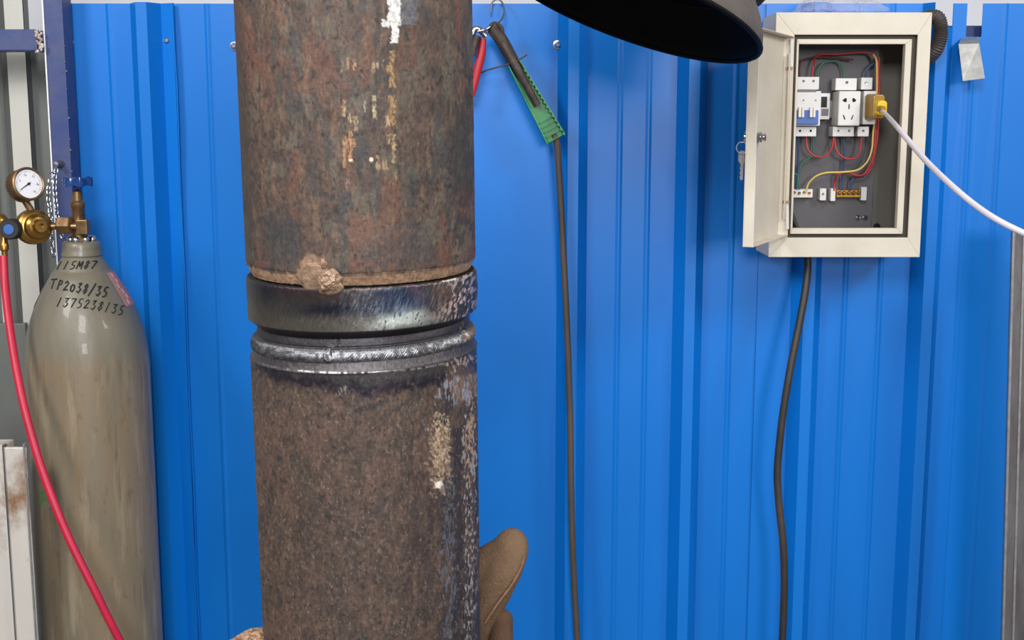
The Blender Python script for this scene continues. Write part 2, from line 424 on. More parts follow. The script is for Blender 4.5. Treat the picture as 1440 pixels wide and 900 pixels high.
BROWN = (92, 74, 62)
def paint(P, which):
    """colour layer painted on the pipe, some glare and gap shade included, (n,4): rgb + strength; and (n,3): metalness, roughness, grain"""
    x, y = proj(P); n = len(x)
    rgb = np.tile(np.array(lin(BROWN)), (n, 1)); a = np.zeros(n); met = np.zeros(n); rou = np.full(n, .62)
    def lay(c, mask, st=1., m_=None, r_=None):
        nonlocal rgb, a, met, rou
        k = np.clip(mask*st, 0, 1)
        w = k/np.maximum(k + a*(1-k), 1e-6)
        rgb = rgb*(1-w)[:, None] + np.array(lin(c))[None]*w[:, None]
        a = a + k*(1-a)
        if m_ is not None: met = met*(1-k)+m_*k
        if r_ is not None: rou = rou*(1-k)+r_*k
    def blob(cx, cy, rx, ry, s, edge=.5, sc=6., ang=0.):
        dx = x-cx; dy = y-cy
        if ang: c_, s_ = math.cos(ang), math.sin(ang); dx, dy = dx*c_+dy*s_, -dx*s_+dy*c_
        d = np.sqrt((dx/rx)**2+(dy/ry)**2) + edge*(fbm(x/sc, y/sc, s)-.5)*2
        return 1-sstep(.75, 1.1, d)
    def rect(x0, x1, y0, y1, s, sc=3., edge=2.5):
        ex = edge*(vn(x/sc, y/sc, s)-.5)*2
        d = np.minimum(np.minimum(x-x0, x1-x), np.minimum(y-y0, y1-y)) + ex
        return sstep(-.8, .8, d)
    streak = fbm(x/9, y/60, 5)
    if which == 'upper':
        lay((98, 64, 50), sstep(.52, .66, fbm(x/26, y/90, 11)), .65)
        lay((60, 58, 56), sstep(.54, .68, fbm(x/22, y/70, 12)), .8)
        lay((92, 86, 72), sstep(.56, .7, fbm(x/18, y/40, 13)), .5)
        lay((108, 84, 66), sstep(.60, .72, fbm(x/7, y/30, 14)), .5)
        lay((40, 38, 38), sstep(.63, .74, fbm(x/5, y/9, 15)), .8)
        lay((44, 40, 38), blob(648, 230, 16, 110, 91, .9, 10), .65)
        lay((48, 48, 50), blob(390, 335, 32, 40, 92, .6, 14), .6)
        lay((56, 56, 60), blob(560, 345, 60, 30, 94, .8, 14), .45)
        lay((120, 92, 74), blob(520, 325, 44, 24, 95, 1.2, 9), .3)
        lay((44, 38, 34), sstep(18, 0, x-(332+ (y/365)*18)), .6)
        # faded stencilled ochre marks
        br = .1 + 1.0*sstep(.34, .6, fbm(x/1.7, y/4.5, 31))
        for (x0, x1, y0, y1, s, c) in [(548,555,72,122,1,(190,142,72)),(543,549,92,104,2,(176,130,76)),(547,556,134,176,3,(190,136,66)),(543,548,162,178,4,(206,172,128)),
                (524,529,134,167,5,(222,206,150)),(531,534,128,136,6,(200,178,140)),(523,528,86,101,7,(190,158,118)),(530,534,85,95,8,(206,186,150)),(537,540,84,100,9,(160,124,80)),
                (486,491,82,98,10,(186,128,90)),(496,501,82,99,11,(190,134,96)),(479,482,86,104,12,(160,116,88)),(481,486,141,165,13,(204,164,104)),(490,494,157,172,14,(206,176,130)),
                (497,503,162,183,15,(190,160,104)),(511,515,140,158,16,(170,160,140)),(482,487,190,236,17,(190,130,74)),(490,495,184,224,18,(196,132,70)),(544,549,189,205,19,(190,160,100)),
                (551,556,188,228,20,(206,176,108)),(529,534,218,238,21,(180,150,100)),(537,545,224,238,22,(180,146,98)),(486,500,196,206,23,(170,112,76)),(553,557,240,262,27,(140,100,66)),(486,492,252,268,26,(140,94,66))]:
            lay(tuple(.62*q0+.38*q1 for q0, q1 in zip(c, (158, 136, 116))), rect(x0, x1, y0, y1, s, edge=2.0)*np.clip(br, 0, 1), .66)
        lay((228, 200, 170), blob(522, 224.5, 3.4, 3.4, 24), 1); lay((220, 190, 160), blob(493, 225, 3, 2.4, 25), 1)
        # ground patch and bright filler streak at the top
        lay((104, 104, 110), rect(562, 587, -40, 36, 41, 4, 3)*(.6+.5*vn(x/1.6, y/14, 42)), .9, .6, .45)
        w = np.where(y < 28, 1, 0)
        sil = np.maximum(rect(546, 563, -40, 30, 43), np.maximum(rect(538, 565, 28, 37, 44), rect(550, 560, 34, 61, 45)))
        lay((222, 218, 214), sil, 1, .3, .4)
        lay((150, 140, 130), sil*sstep(.5, .7, vn(x/2, y/2, 46)), .5)
        # tan bare bevel edge
        P_ = P - np.array(A0); s = P_ @ np.array(ax); rad = np.linalg.norm(P_ - np.outer(s, np.array(ax)), axis=1)
        bev = sstep(.0004, .0014, PR - rad)*(s > S(360))
        lay((168, 134, 108), bev, .95, .15, .5)
        lay((188, 156, 124), bev*sstep(.5, .75, fbm(x/12, y/3, 51)), .6)
        lay((124, 92, 72), bev*sstep(.6, .75, fbm(x/6, y/3, 52)), .6)
        lay((14, 12, 12), (rad < PR-.0060).astype(float), 1, 0., .9)  # shade inside the root gap, painted near-black
        sm = blob(440, 385, 24, 26, 53, .35, 8)
        lay((142, 112, 90), sm*(y > 355), .85)
    elif which == 'ring':
        def soft(cx, cy, rx, ry, ang=0., sd=3, pw=1.):
            dx = x-cx + 7*(fbm(x/9, y/9, sd)-.5); dy = y-cy + 7*(fbm(x/9, y/9, sd+50)-.5)
            c_, s_ = math.cos(ang), math.sin(ang); dx, dy = dx*c_+dy*s_, -dx*s_+dy*c_
            return np.exp(-((dx/rx)**2+(dy/ry)**2)*pw)
        hu = x*.93+y*.36; hv = y*.93-x*.36                       # grinding direction
        g1 = fbm(hu/1.1, hv/9, 79, 3); g2 = fbm(hu/1.3, hv/12, 80, 3); g3 = fbm(hu/2.4, hv/6, 81, 3)
        lay((66, 67, 68), np.ones(n), 1, .8, .42)
        t = (y-403)/62.0 + ((x-512)/157)**2*.42
        lay((98, 92, 84), sstep(.45, .95, t)*sstep(640, 520, x), .85, .75, .45)
        lay((84, 80, 66), soft(375, 425, 26, 34), .5)
        lay((50, 36, 32), soft(462, 412, 62, 16, 0, 5, .8), 1, .5, .5)
        lay((58, 40, 50), soft(395, 402, 34, 12, .2, 6), .8)
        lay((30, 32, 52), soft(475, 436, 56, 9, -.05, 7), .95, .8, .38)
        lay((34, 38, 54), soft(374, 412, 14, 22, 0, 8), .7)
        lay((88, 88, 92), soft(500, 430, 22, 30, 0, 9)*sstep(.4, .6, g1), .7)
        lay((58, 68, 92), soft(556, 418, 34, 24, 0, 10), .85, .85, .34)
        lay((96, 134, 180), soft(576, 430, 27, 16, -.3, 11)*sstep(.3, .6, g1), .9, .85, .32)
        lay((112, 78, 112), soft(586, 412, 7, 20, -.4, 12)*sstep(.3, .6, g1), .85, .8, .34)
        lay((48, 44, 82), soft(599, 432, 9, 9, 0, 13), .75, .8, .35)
        lay((232, 240, 232), np.clip(1.5*soft(572, 448, 38, 10, -.16, 14, 1.1), 0, 1)*sstep(.26, .46, g3+.06), 1, .6, .3)  # whitish glare of the ground metal, painted into the tint
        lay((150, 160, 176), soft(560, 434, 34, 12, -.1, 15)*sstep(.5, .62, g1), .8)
        lay((94, 72, 64), soft(626, 410, 28, 26, .2, 16), .95, .5, .45)
        lay((60, 44, 48), soft(612, 438, 26, 8, -.3, 17), .7)
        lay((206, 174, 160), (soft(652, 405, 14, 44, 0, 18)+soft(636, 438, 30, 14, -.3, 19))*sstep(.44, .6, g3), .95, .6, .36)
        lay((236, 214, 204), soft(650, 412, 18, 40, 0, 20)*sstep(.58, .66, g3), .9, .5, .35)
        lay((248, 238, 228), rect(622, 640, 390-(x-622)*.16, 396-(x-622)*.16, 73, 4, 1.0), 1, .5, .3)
        lay((150, 138, 128), soft(480, 452, 60, 8, 0, 21)*sstep(.52, .66, g2), .7, .8, .35)
        lay((158, 128, 106), (1-sstep(.02, .10, t+.04*fbm(x/4, y/4, 78)))*.9)
        lay((156, 156, 160), sstep(.60, .76, g1)*sstep(430, 540, x), .4)
        lay((30, 28, 32), sstep(.60, .78, g2), .35)
        P_ = P - np.array(A0); s = P_ @ np.array(ax); rad = np.linalg.norm(P_ - np.outer(s, np.array(ax)), axis=1)
        lay((14, 12, 12), ((rad < PR-.0015) & (s < s0+.004)).astype(float), 1, 0., .9)  # gap shade painted near-black on the ring's top face
        # machined bevel under the ring
        P_ = P - np.array(A0); s = P_ @ np.array(ax); rad = np.linalg.norm(P_ - np.outer(s, np.array(ax)), axis=1)
        bev = sstep(.0008, .002, PR - rad)*(s > S(440))
        lay((58, 54, 56), bev, .97, .75, .38)
    elif which == 'lower':
        lay((90, 68, 58), sstep(.5, .66, fbm(x/14, y/30, 111)), .6)
        lay((64, 54, 50), sstep(.52, .66, fbm(x/16, y/60, 112)), .7)
        lay((118, 96, 82), sstep(.60, .74, fbm(x/3.2, y/7, 113)), .4)
        lay((38, 34, 34), sstep(.60, .70, fbm(x/3.4, y/6, 114)), .6)
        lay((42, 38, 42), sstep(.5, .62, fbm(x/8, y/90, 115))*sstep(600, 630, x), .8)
        lay((158, 134, 110), blob(620, 635, 16, 52, 116, .9, 5)*(.35+.65*sstep(.36, .58, fbm(x/2.2, y/3, 216))), .9)
        lay((196, 172, 140), blob(622, 625, 12, 44, 217, .9, 5)*sstep(.52, .64, fbm(x/1.8, y/2.4, 218)), .7)
        lay((98, 70, 50), blob(618, 640, 12, 44, 117, .5, 4)*sstep(.55, .65, fbm(x/4, y/6, 118)), .8)
        lay((232, 222, 214), blob(617, 682, 6, 5, 119, .6, 3), .9)
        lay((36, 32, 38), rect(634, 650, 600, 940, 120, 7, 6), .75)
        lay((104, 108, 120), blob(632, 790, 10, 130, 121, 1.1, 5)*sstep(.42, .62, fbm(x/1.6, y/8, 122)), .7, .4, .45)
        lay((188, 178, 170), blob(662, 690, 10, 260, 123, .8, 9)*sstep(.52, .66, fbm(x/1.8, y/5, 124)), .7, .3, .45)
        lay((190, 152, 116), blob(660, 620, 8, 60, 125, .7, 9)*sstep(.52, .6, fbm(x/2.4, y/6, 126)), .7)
        lay((160, 148, 138), sstep(.72, .8, fbm(x/1.9, y/3.6, 127)), .45)
        lay((52, 34, 38), sstep(.5, .62, fbm(x/8, y/40, 151))*blob(592, 740, 24, 160, 152, .5, 20), .6)
        # heat affected band below the weld
        t = (y-525)/24.0 + ((x-514)/157)**2*1.15 + (fbm(x/7, y/9, 128)-.5)*1.1
        lay((34, 30, 42), (1-sstep(.8, 1.5, t)), .95, .5, .42)
        lay((76, 72, 72), (1-sstep(.25, .95, t)), .9, .6, .4)
        lay((126, 100, 84), blob(650, 535, 26, 26, 129, .5, 8), .6)
        lay((170, 168, 182), blob(640, 548, 30, 22, 130, .6, 6)*sstep(.5, .62, fbm(x/2.2, y/9, 131)), .7, .5, .4)
        lay((206, 180, 152), blob(648, 510, 22, 8, 132, 1.3, 3, -.35)*sstep(.4,.6,fbm(x/2,y/4,8)), .7, .4, .4)
        lay((176, 160, 150), blob(485, 549, 7, 6, 133, 1.3, 2)*sstep(.4,.6,fbm(x/2,y/2,7)), .5)
        lay((42, 38, 40), blob(520, 572, 26, 6, 134, .5, 6, -.25), .7)
        P_ = P - np.array(A0); s = P_ @ np.array(ax); rad = np.linalg.norm(P_ - np.outer(s, np.array(ax)), axis=1)
        up = (s < S(524)).astype(float)
        lay((84, 80, 82), up*sstep(.0002, .0012, PR-rad), .97, .8, .36)
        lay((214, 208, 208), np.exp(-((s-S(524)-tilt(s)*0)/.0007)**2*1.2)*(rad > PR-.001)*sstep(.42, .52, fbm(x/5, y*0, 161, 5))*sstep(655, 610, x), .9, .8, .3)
    elif which == 'weld':
        P_ = P - np.array(A0); s = P_ @ np.array(ax); R3 = P_ - np.outer(s, np.array(ax)); ph = np.arctan2(R3 @ np.array(ee), R3 @ np.array(nn))
        s = s - tilt(s)*np.sin(ph)
        t = (s-wa)/(wb-wa)
        lay((96, 95, 99), np.ones(n), 1, .85, .40)
        lay((60, 56, 60), sstep(.46, .3, t + .1*(fbm(x/8, y/3, 171)-.5)), .9, .8, .5)
        arc = ph*PR*1000; rp = np.abs(((arc + 2.2*np.sin((t-.5)*2.6)*3 + 1.0*vn(arc/3, t*3, 250)) / 2.15) % 1 - .5)*2
        lay((54, 52, 56), sstep(.45, .1, rp)*sstep(.4, .5, t)*sstep(.92, .85, t), .75)
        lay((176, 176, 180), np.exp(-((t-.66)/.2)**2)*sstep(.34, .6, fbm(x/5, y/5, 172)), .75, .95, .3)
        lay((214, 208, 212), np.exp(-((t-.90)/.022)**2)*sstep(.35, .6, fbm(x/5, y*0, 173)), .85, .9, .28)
        lay((52, 48, 52), np.exp(-((t-.97)/.03)**2), .7)
        lay((160, 128, 104), sstep(646, 662, x)*sstep(.3, .7, t), .6, .5, .45)
    return np.column_stack([rgb, a]), np.column_stack([met, rou, np.zeros(n), np.ones(n)])

def pipe_mesh(name, svals, rfun, material, parent, which=None, sfun=None):
    ns, nf = len(svals), len(phi)
    PH, SS = np.meshgrid(phi, svals)
    RR = rfun(PH, SS); SS2 = SS + (sfun(PH, SS) if sfun else 0) + tilt(SS)*np.sin(PH)
    A = np.array(A0)[None, None]; a_ = np.array(ax); n_ = np.array(nn); e_ = np.array(ee)
    P = A + SS2[..., None]*a_ + RR[..., None]*(np.cos(PH)[..., None]*n_ + np.sin(PH)[..., None]*e_)
    P = P.reshape(-1, 3)
    i, j = np.meshgrid(np.arange(ns-1), np.arange(nf-1), indexing='ij')
    k = i*nf+j
    q = np.stack([k, k+nf, k+nf+1, k+1], -1).reshape(-1, 4)
    me = bpy.data.meshes.new(name); base = np.array(wloc(parent))
    me.vertices.add(len(P)); me.vertices.foreach_set('co', (P-base).astype(np.float32).ravel())
    me.loops.add(q.size); me.loops.foreach_set('vertex_index', q.ravel().astype(np.int32))
    me.polygons.add(len(q)); me.polygons.foreach_set('loop_start', np.arange(0, q.size, 4, dtype=np.int32))
    me.polygons.foreach_set('use_smooth', np.ones(len(q), dtype=bool)); me.update(calc_edges=True)
    if which:
        c, m_ = paint(P, which)
        at = me.color_attributes.new('tint', 'FLOAT_COLOR', 'POINT'); at.data.foreach_set('color', c.astype(np.float32).ravel())
        at = me.color_attributes.new('surf', 'FLOAT_COLOR', 'POINT'); at.data.foreach_set('color', m_.astype(np.float32).ravel())
    me.materials.append(material)
    o = bpy.data.objects.new(name, me); COL.objects.link(o); o.parent = parent
    return o, P

def pipe_mat(name, bump=.5, bscale=220, stretch=(1,1,1), grain=.5):
    m = bpy.data.materials.new(name); m.use_nodes = True; nt = m.node_tree; N = nt.nodes; L = nt.links; b = N['Principled BSDF']
    tc = N.new('ShaderNodeTexCoord'); mp = N.new('ShaderNodeMapping'); mp.inputs['Scale'].default_value = stretch
    L.new(tc.outputs['Object'], mp.inputs[0])
    n1 = N.new('ShaderNodeTexNoise'); n1.inputs['Scale'].default_value = 90; n1.inputs['Detail'].default_value = 8; n1.inputs['Roughness'].default_value = .75
    L.new(mp.outputs[0], n1.inputs[0])
    r1 = N.new('ShaderNodeValToRGB'); r1.color_ramp.elements[0].position = .36; r1.color_ramp.elements[1].position = .66
    r1.color_ramp.elements[0].color = (*lin((52, 44, 40)), 1); r1.color_ramp.elements[1].color = (*lin((92, 72, 60)), 1)
    L.new(n1.outputs[0], r1.inputs[0])
    at = N.new('ShaderNodeAttribute'); at.attribute_name = 'tint'
    mx = N.new('ShaderNodeMix'); mx.data_type = 'RGBA'; L.new(at.outputs['Alpha'], mx.inputs[0]); L.new(r1.outputs[0], mx.inputs[6]); L.new(at.outputs['Color'], mx.inputs[7])
    # grain multiplies
    n3 = N.new('ShaderNodeTexNoise'); n3.inputs['Scale'].default_value = 330; n3.inputs['Detail'].default_value = 5; n3.inputs['Roughness'].default_value = .8
    L.new(mp.outputs[0], n3.inputs[0])
    r3 = N.new('ShaderNodeMapRange'); r3.inputs[1].default_value = .33; r3.inputs[2].default_value = .67; r3.inputs[3].default_value = 1-grain; r3.inputs[4].default_value = 1+grain
    L.new(n3.outputs[0], r3.inputs[0])
    m2 = N.new('ShaderNodeVectorMath'); m2.operation = 'SCALE'; L.new(mx.outputs[2], m2.inputs[0]); L.new(r3.outputs[0], m2.inputs['Scale'])
    L.new(m2.outputs[0], b.inputs['Base Color'])
    sf = N.new('ShaderNodeAttribute'); sf.attribute_name = 'surf'; sp_ = N.new('ShaderNodeSeparateColor'); L.new(sf.outputs['Color'], sp_.inputs[0])
    L.new(sp_.outputs[0], b.inputs['Metallic']); L.new(sp_.outputs[1], b.inputs['Roughness'])
    bp = N.new('ShaderNodeBump'); bp.inputs['Strength'].default_value = bump; bp.inputs['Distance'].default_value = .0012
    n4 = N.new('ShaderNodeTexNoise'); n4.inputs['Scale'].default_value = bscale; n4.inputs['Detail'].default_value = 6; n4.inputs['Roughness'].default_value = .7
    L.new(mp.outputs[0], n4.inputs[0]); L.new(n4.outputs[0], bp.inputs['Height']); L.new(bp.outputs[0], b.inputs['Normal'])
    return m
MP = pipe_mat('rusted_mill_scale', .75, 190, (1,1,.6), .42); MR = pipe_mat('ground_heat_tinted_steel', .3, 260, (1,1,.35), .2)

foot_s = (-(A0.z))/ax.z
pipe = empty('welded_pipe', A0 + ax*foot_s, 'large rusty brown steel pipe standing upright with a half-filled weld groove', 'pipe')
def rough_r(PH, SS, amp=.0004):
    u = PH*PR*1000; v = SS*1000
    return amp*(fbm(u/6, v/9, 200)-.5)*2 + amp*.6*(fbm(u/1.8, v/2.2, 201)-.5)*2
# upper pipe
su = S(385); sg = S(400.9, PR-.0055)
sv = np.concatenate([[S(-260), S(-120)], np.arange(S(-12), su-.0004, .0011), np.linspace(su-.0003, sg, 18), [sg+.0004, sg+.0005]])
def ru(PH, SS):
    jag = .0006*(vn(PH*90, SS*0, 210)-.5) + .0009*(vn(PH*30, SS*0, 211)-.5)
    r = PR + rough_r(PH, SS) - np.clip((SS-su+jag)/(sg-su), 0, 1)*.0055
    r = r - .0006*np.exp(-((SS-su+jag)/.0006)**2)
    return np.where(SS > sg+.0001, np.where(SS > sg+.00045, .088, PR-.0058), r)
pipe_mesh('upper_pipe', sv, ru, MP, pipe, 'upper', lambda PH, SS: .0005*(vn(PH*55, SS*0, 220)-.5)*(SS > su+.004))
# spacer ring
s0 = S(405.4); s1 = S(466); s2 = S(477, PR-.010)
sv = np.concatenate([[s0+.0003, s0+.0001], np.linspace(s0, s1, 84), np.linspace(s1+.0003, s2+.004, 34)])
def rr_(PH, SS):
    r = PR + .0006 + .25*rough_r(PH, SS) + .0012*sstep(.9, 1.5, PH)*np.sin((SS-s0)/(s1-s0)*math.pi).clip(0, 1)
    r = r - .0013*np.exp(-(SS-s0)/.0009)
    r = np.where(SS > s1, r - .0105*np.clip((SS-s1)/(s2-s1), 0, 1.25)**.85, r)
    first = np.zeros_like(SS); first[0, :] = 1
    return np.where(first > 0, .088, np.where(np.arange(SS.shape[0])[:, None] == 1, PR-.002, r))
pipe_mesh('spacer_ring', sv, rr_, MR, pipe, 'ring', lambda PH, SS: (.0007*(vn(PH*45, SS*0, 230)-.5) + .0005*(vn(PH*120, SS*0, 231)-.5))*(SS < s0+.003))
# lower pipe with bevelled lip
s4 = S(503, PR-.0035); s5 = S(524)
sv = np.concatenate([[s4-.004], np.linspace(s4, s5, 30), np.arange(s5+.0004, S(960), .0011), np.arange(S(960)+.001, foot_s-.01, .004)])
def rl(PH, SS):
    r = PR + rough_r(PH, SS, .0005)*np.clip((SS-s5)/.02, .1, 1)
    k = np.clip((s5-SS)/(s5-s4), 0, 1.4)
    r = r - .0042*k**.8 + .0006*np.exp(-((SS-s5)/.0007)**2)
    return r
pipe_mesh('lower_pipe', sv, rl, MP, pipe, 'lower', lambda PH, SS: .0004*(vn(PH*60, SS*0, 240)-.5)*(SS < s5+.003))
# inner root so no light leaks through
pipe_mesh('backing_wall', np.array([S(360), S(405), S(470), S(540)]), lambda PH, SS: PH*0+.0975, mat('dark_root', (40, 34, 32), .8), pipe)
# weld bead with overlapping ripples and a stop crater
wa = S(476, PR-.009); wb = S(511, PR-.004)
sv = np.linspace(wa-.003, wb, 90)
phd = phi
def rw(PH, SS):
    t = np.clip((SS-wa)/(wb-wa), -.2, 1)
    base = PR - .0095 + .0058*t
    hump = .0030*np.clip(1-((t-.66)/.30)**2, 0, 1)**.8 + .0010*np.clip(1-((t-.18)/.26)**2, 0, 1)**.8
    arc = PH*PR*1000
    rip = np.abs(((arc + 2.2*np.sin((t-.5)*2.6)*3 + 1.0*vn(arc/3, t*3, 250)) / 2.15) % 1 - .5)*2
    rip2 = np.abs(((arc*1.0 + 1.1*vn(arc/2, t*4, 253)) / 2.6) % 1 - .5)*2
    amp = .0019*sstep(.34, .5, t)*sstep(1.03, .93, t)
    r = base + hump + amp*rip + .0001*rip2 + .0003*(fbm(arc/2, t*10, 251)-.5)
    r = r - .0013*np.exp(-((t-.95)/.03)**2) - .0006*np.exp(-((t-.34)/.03)**2)
    # crater where two beads meet
    for p0, t0, k in ((-.30, .58, 1.), (1.10, .5, 1.2)):
        d = np.sqrt(((PH-p0)/.028)**2 + ((t-t0)/.22)**2)
        r = r + k*(.0016*np.exp(-(d-1.2)**2/.12) - .0022*np.exp(-d**2*1.6))
        r = r + k*.0009*np.exp(-((PH-p0+.02*(t-t0)*8)/.012)**2)*sstep(1.05, .8, t)
    return r
def weld_mat():
    m = mat('silver_weld_bead', (142, 142, 146), .33, metal=.95, rgb2=(86, 82, 86), scale=130, stretch=(1,1,1), bump=.3, bscale=500, thresh=(.4,.65))
    return m
MW = pipe_mat('silver_weld_bead', .3, 420, (1,1,1), .3)
pipe_mesh('weld_bead', sv, rw, MW, pipe, 'weld')
# tack weld lump bridging the upper gap
def tack_blob(cx, cy, wx_, wy_, h, seed, name):
    pc = None
    s_c = S(cy); half = 40
    # find phi of cx
    lo, hi = -1.2, 1.2
    for _ in range(30):
        m_ = (lo+hi)/2; P = A0 + ax*s_c + nn*(PR*math.cos(m_)) + ee*(PR*math.sin(m_))
        if proj(np.array([list(P)]))[0][0] < cx: lo = m_
        else: hi = m_
    p0 = lo; mb = MB(); N_ = 46
    for i in range(N_+1):
        for j in range(N_+1):
            u = i/N_*2-1; v = j/N_*2-1; d = math.sqrt(u*u+v*v)
            # disc mapping
            k = max(abs(u), abs(v)); f = (k/d) if d > 1e-6 else 1
            uu, vv = u*f, v*f; rad = math.hypot(uu, vv)
            U = np.array([uu*3+seed]); V = np.array([vv*3+seed])
            wob = 1 + .35*(float(vn(U, V, seed)[0])-.5)
            hh = h*(1-rad**2)*(.65+.9*float(fbm(U*1.4, V*1.4, seed+3)[0])) - .0015*rad**4
            ph = p0 + uu*wob*wx_/PR; s_ = s_c + vv*wob*wy_
            r = PR + hh
            mb.v.append(A0 + ax*s_ + nn*(r*math.cos(ph)) + ee*(r*math.sin(ph)))
    for i in range(N_):
        for j in range(N_):
            a = i*(N_+1)+j; mb.f.append((a, a+1, a+N_+2, a+N_+1))
    return mb.build(name, M['tack'], pipe, smooth=80)
tack_blob(438, 388, .0175, .0155, .0012, 5, 'tack_weld')
tack_blob(463, 397, .0125, .0140, .0058, 9, 'tack_weld')
tack_blob(455, 371, .004, .006, .0025, 12, 'weld_drip')

# ================================================================== GAS CYLINDER
CY = 2.16
cbase = pY(134, 900, CY)
cxm = pY(122, 480, CY).x
CR = 173/2/F*2.135
cyl = empty('gas_cylinder', (cxm, CY, 0), 'tall grey-green steel gas cylinder with black handwriting on its shoulder', 'gas cylinder')
def czy(y, r=0.): return pY(122, y, CY - r).z       # z at front of radius r
prof_px = [(.0285, 341), (.0315, 343), (.0325, 350), (.0330, 357), (.0345, 359), (.0345, 361.5), (.0325, 362.5), (.0345, 365), (.040, 373), (.0465, 382), (.0480, 385), (.0515, 386.5), (.058, 397), (.070, 415), (.081, 434), (.090, 455), (.0985, 478), (.1025, 500), (CR, 530)]
prof = [(0, czy(341, .02))] + [(r, czy(y, r)) for r, y in prof_px]
prof = prof + [(CR, 1.0), (CR, .6), (CR, .2), (CR, .03), (CR-.012, 0), (0, 0)]
body = MB(); body.lathe((cxm, CY, 0), (0,0,1), prof[::-1], 96)
bo = body.build('body', M['cyl'], cyl, smooth=50)
bvh = BVHTree.FromPolygons([v for v in body.v], body.f)
def cast(x, y, lift=.0006, B=None):
    B = B or bvh; d = ray(x, y).normalized(); h = B.ray_cast(EYE, d)
    if h[0] is None: return None
    n = h[1] if h[1].dot(d) < 0 else -h[1]
    return h[0] + n*lift
def strokes(paths, w, parent, name, m, B=None, label=None):
    mb = MB()
    for path in paths:
        pts = []
        for (xa_, ya_), (xb_, yb_) in zip(path, path[1:]):
            k = max(2, int(math.hypot(xb_-xa_, yb_-ya_)/1.5))
            for t in range(k): pts.append((xa_+(xb_-xa_)*t/k, ya_+(yb_-ya_)*t/k))
        pts.append(path[-1])
        W = [cast(*p, .0007, B) for p in pts]; W = [p for p in W if p is not None]
        if len(W) < 2: continue
        mb.tube(W, w, 5, 1)
    return mb.build(name, m, parent, smooth=60, label=label)
D = {  # simple hand drawn strokes in a 1 x 2 cell (x right, y down)
 '0': [[(.5,.6),(.15,1),(.2,1.7),(.55,1.9),(.85,1.5),(.8,.9),(.5,.6)]], '1': [[(.6,.1),(.3,1.9)]],
 '2': [[(.1,.6),(.5,.2),(.85,.6),(.1,1.8),(.95,1.7)]], '3': [[(.15,.3),(.8,.2),(.4,.9),(.85,1.3),(.5,1.9),(.1,1.6)]],
 '5': [[(.9,.2),(.35,.25),(.25,.9),(.8,1.1),(.75,1.7),(.2,1.9)]], '7': [[(.1,.3),(.9,.25),(.35,1.9)]],
 '8': [[(.6,.2),(.25,.6),(.75,1.3),(.4,1.9),(.15,1.4),(.8,.6),(.6,.2)]], '9': [[(.8,.5),(.35,.3),(.2,.9),(.75,.9),(.8,.4),(.6,1.9)]],
 '/': [[(.9,-.1),(.0,2.1)]], 'J': [[(.7,.2),(.6,1.8),(.1,1.5)]], 'M': [[(.05,1.9),(.2,.2),(.5,1.4),(.85,.2),(.9,1.9)]], 'T': [[(.0,.3),(1,.2)],[(.5,.3),(.35,1.9)]],
 'P': [[(.2,1.9),(.35,.2),(.85,.4),(.8,.9),(.3,1.1)]], '4': [[(.6,.1),(.1,1.2),(.95,1.1)],[(.7,.7),(.6,1.9)]]}
def write(txt, x, y, w, h, slope=0., bend=0., skew=-.12):
    out = []; n = len(txt)
    for i, ch in enumerate(txt):
        if ch == ' ': continue
        yy = y + slope*i*w + bend*((i-(n-1)/2)**2)
        for st in D[ch]: out.append([(x + i*w + (px_ + skew*(py_-1))*w*.8, yy + py_*h/2) for px_, py_ in st])
    return out
strokes(write('115M87', 80, 367, 9.6, 13, -.03, skew=-.3), .0011, cyl, 'handwriting', M['ink'], label='black marker line 115M87')
strokes(write('TP2038/35', 72, 391, 9.0, 16, .16, .0, skew=-.28), .00135, cyl, 'handwriting', M['ink'], label='black marker line TP2038/35')
strokes(write('1375238135', 80, 415, 9.6, 15, .13, .12, skew=-.28), .0010, cyl, 'handwriting', M['ink'], label='black marker phone number on the shoulder')
def patch(corners, parent, name, m, B=None, n=14, lift=.0008, label=None):
    mb = MB(); ok = True
    for i in range(n+1):
        for j in range(n+1):
            u, v = i/n, j/n
            x = (corners[0][0]*(1-u)+corners[1][0]*u)*(1-v) + (corners[3][0]*(1-u)+corners[2][0]*u)*v
            y = (corners[0][1]*(1-u)+corners[1][1]*u)*(1-v) + (corners[3][1]*(1-u)+corners[2][1]*u)*v
            p = cast(x, y, lift, B)
            if p is None: return None
            mb.v.append(p)
    for i in range(n):
        for j in range(n): a = i*(n+1)+j; mb.f.append((a, a+1, a+n+2, a+n+1))
    return mb.build(name, m, parent, smooth=60, label=label)
# faded stickers built on the shoulder around its side
def cyl_patch(p0, p1, y0, y1, name, m, label, skew=0., lift=.0008, rows=16):
    mb = MB(); zz = [p for p in prof]
    Z = np.array([p[1] for p in zz])[::-1]; Rr = np.array([p[0] for p in zz])[::-1]
    za, zb = y0, y1
    for i in range(17):
        for j in range(rows+1):
            z = za + (zb-za)*j/rows; ph = p0 + (p1-p0)*i/16 + skew*j/rows
            r = float(np.interp(z, Z, Rr)) + lift
            mb.v.append(Vector((cxm + r*math.sin(ph), CY - r*math.cos(ph), z)))
    for i in range(16):
        for j in range(rows): a = i*(rows+1)+j; mb.f.append((a, a+1, a+rows+2, a+rows+1))
    return mb.build(name, m, cyl, smooth=60, label=label)
zA, zB = czy(386, .045), czy(438, .08)
cyl_patch(1.16, 1.75, zA, zB, 'sticker', M['pink'], 'faded pink curved sticker on the right shoulder', .1)
cyl_patch(-1.5, -1.15, czy(404, .06), czy(440, .08), 'sticker', M['pink'], 'small faded pink sticker on the left shoulder')
tx = MB()
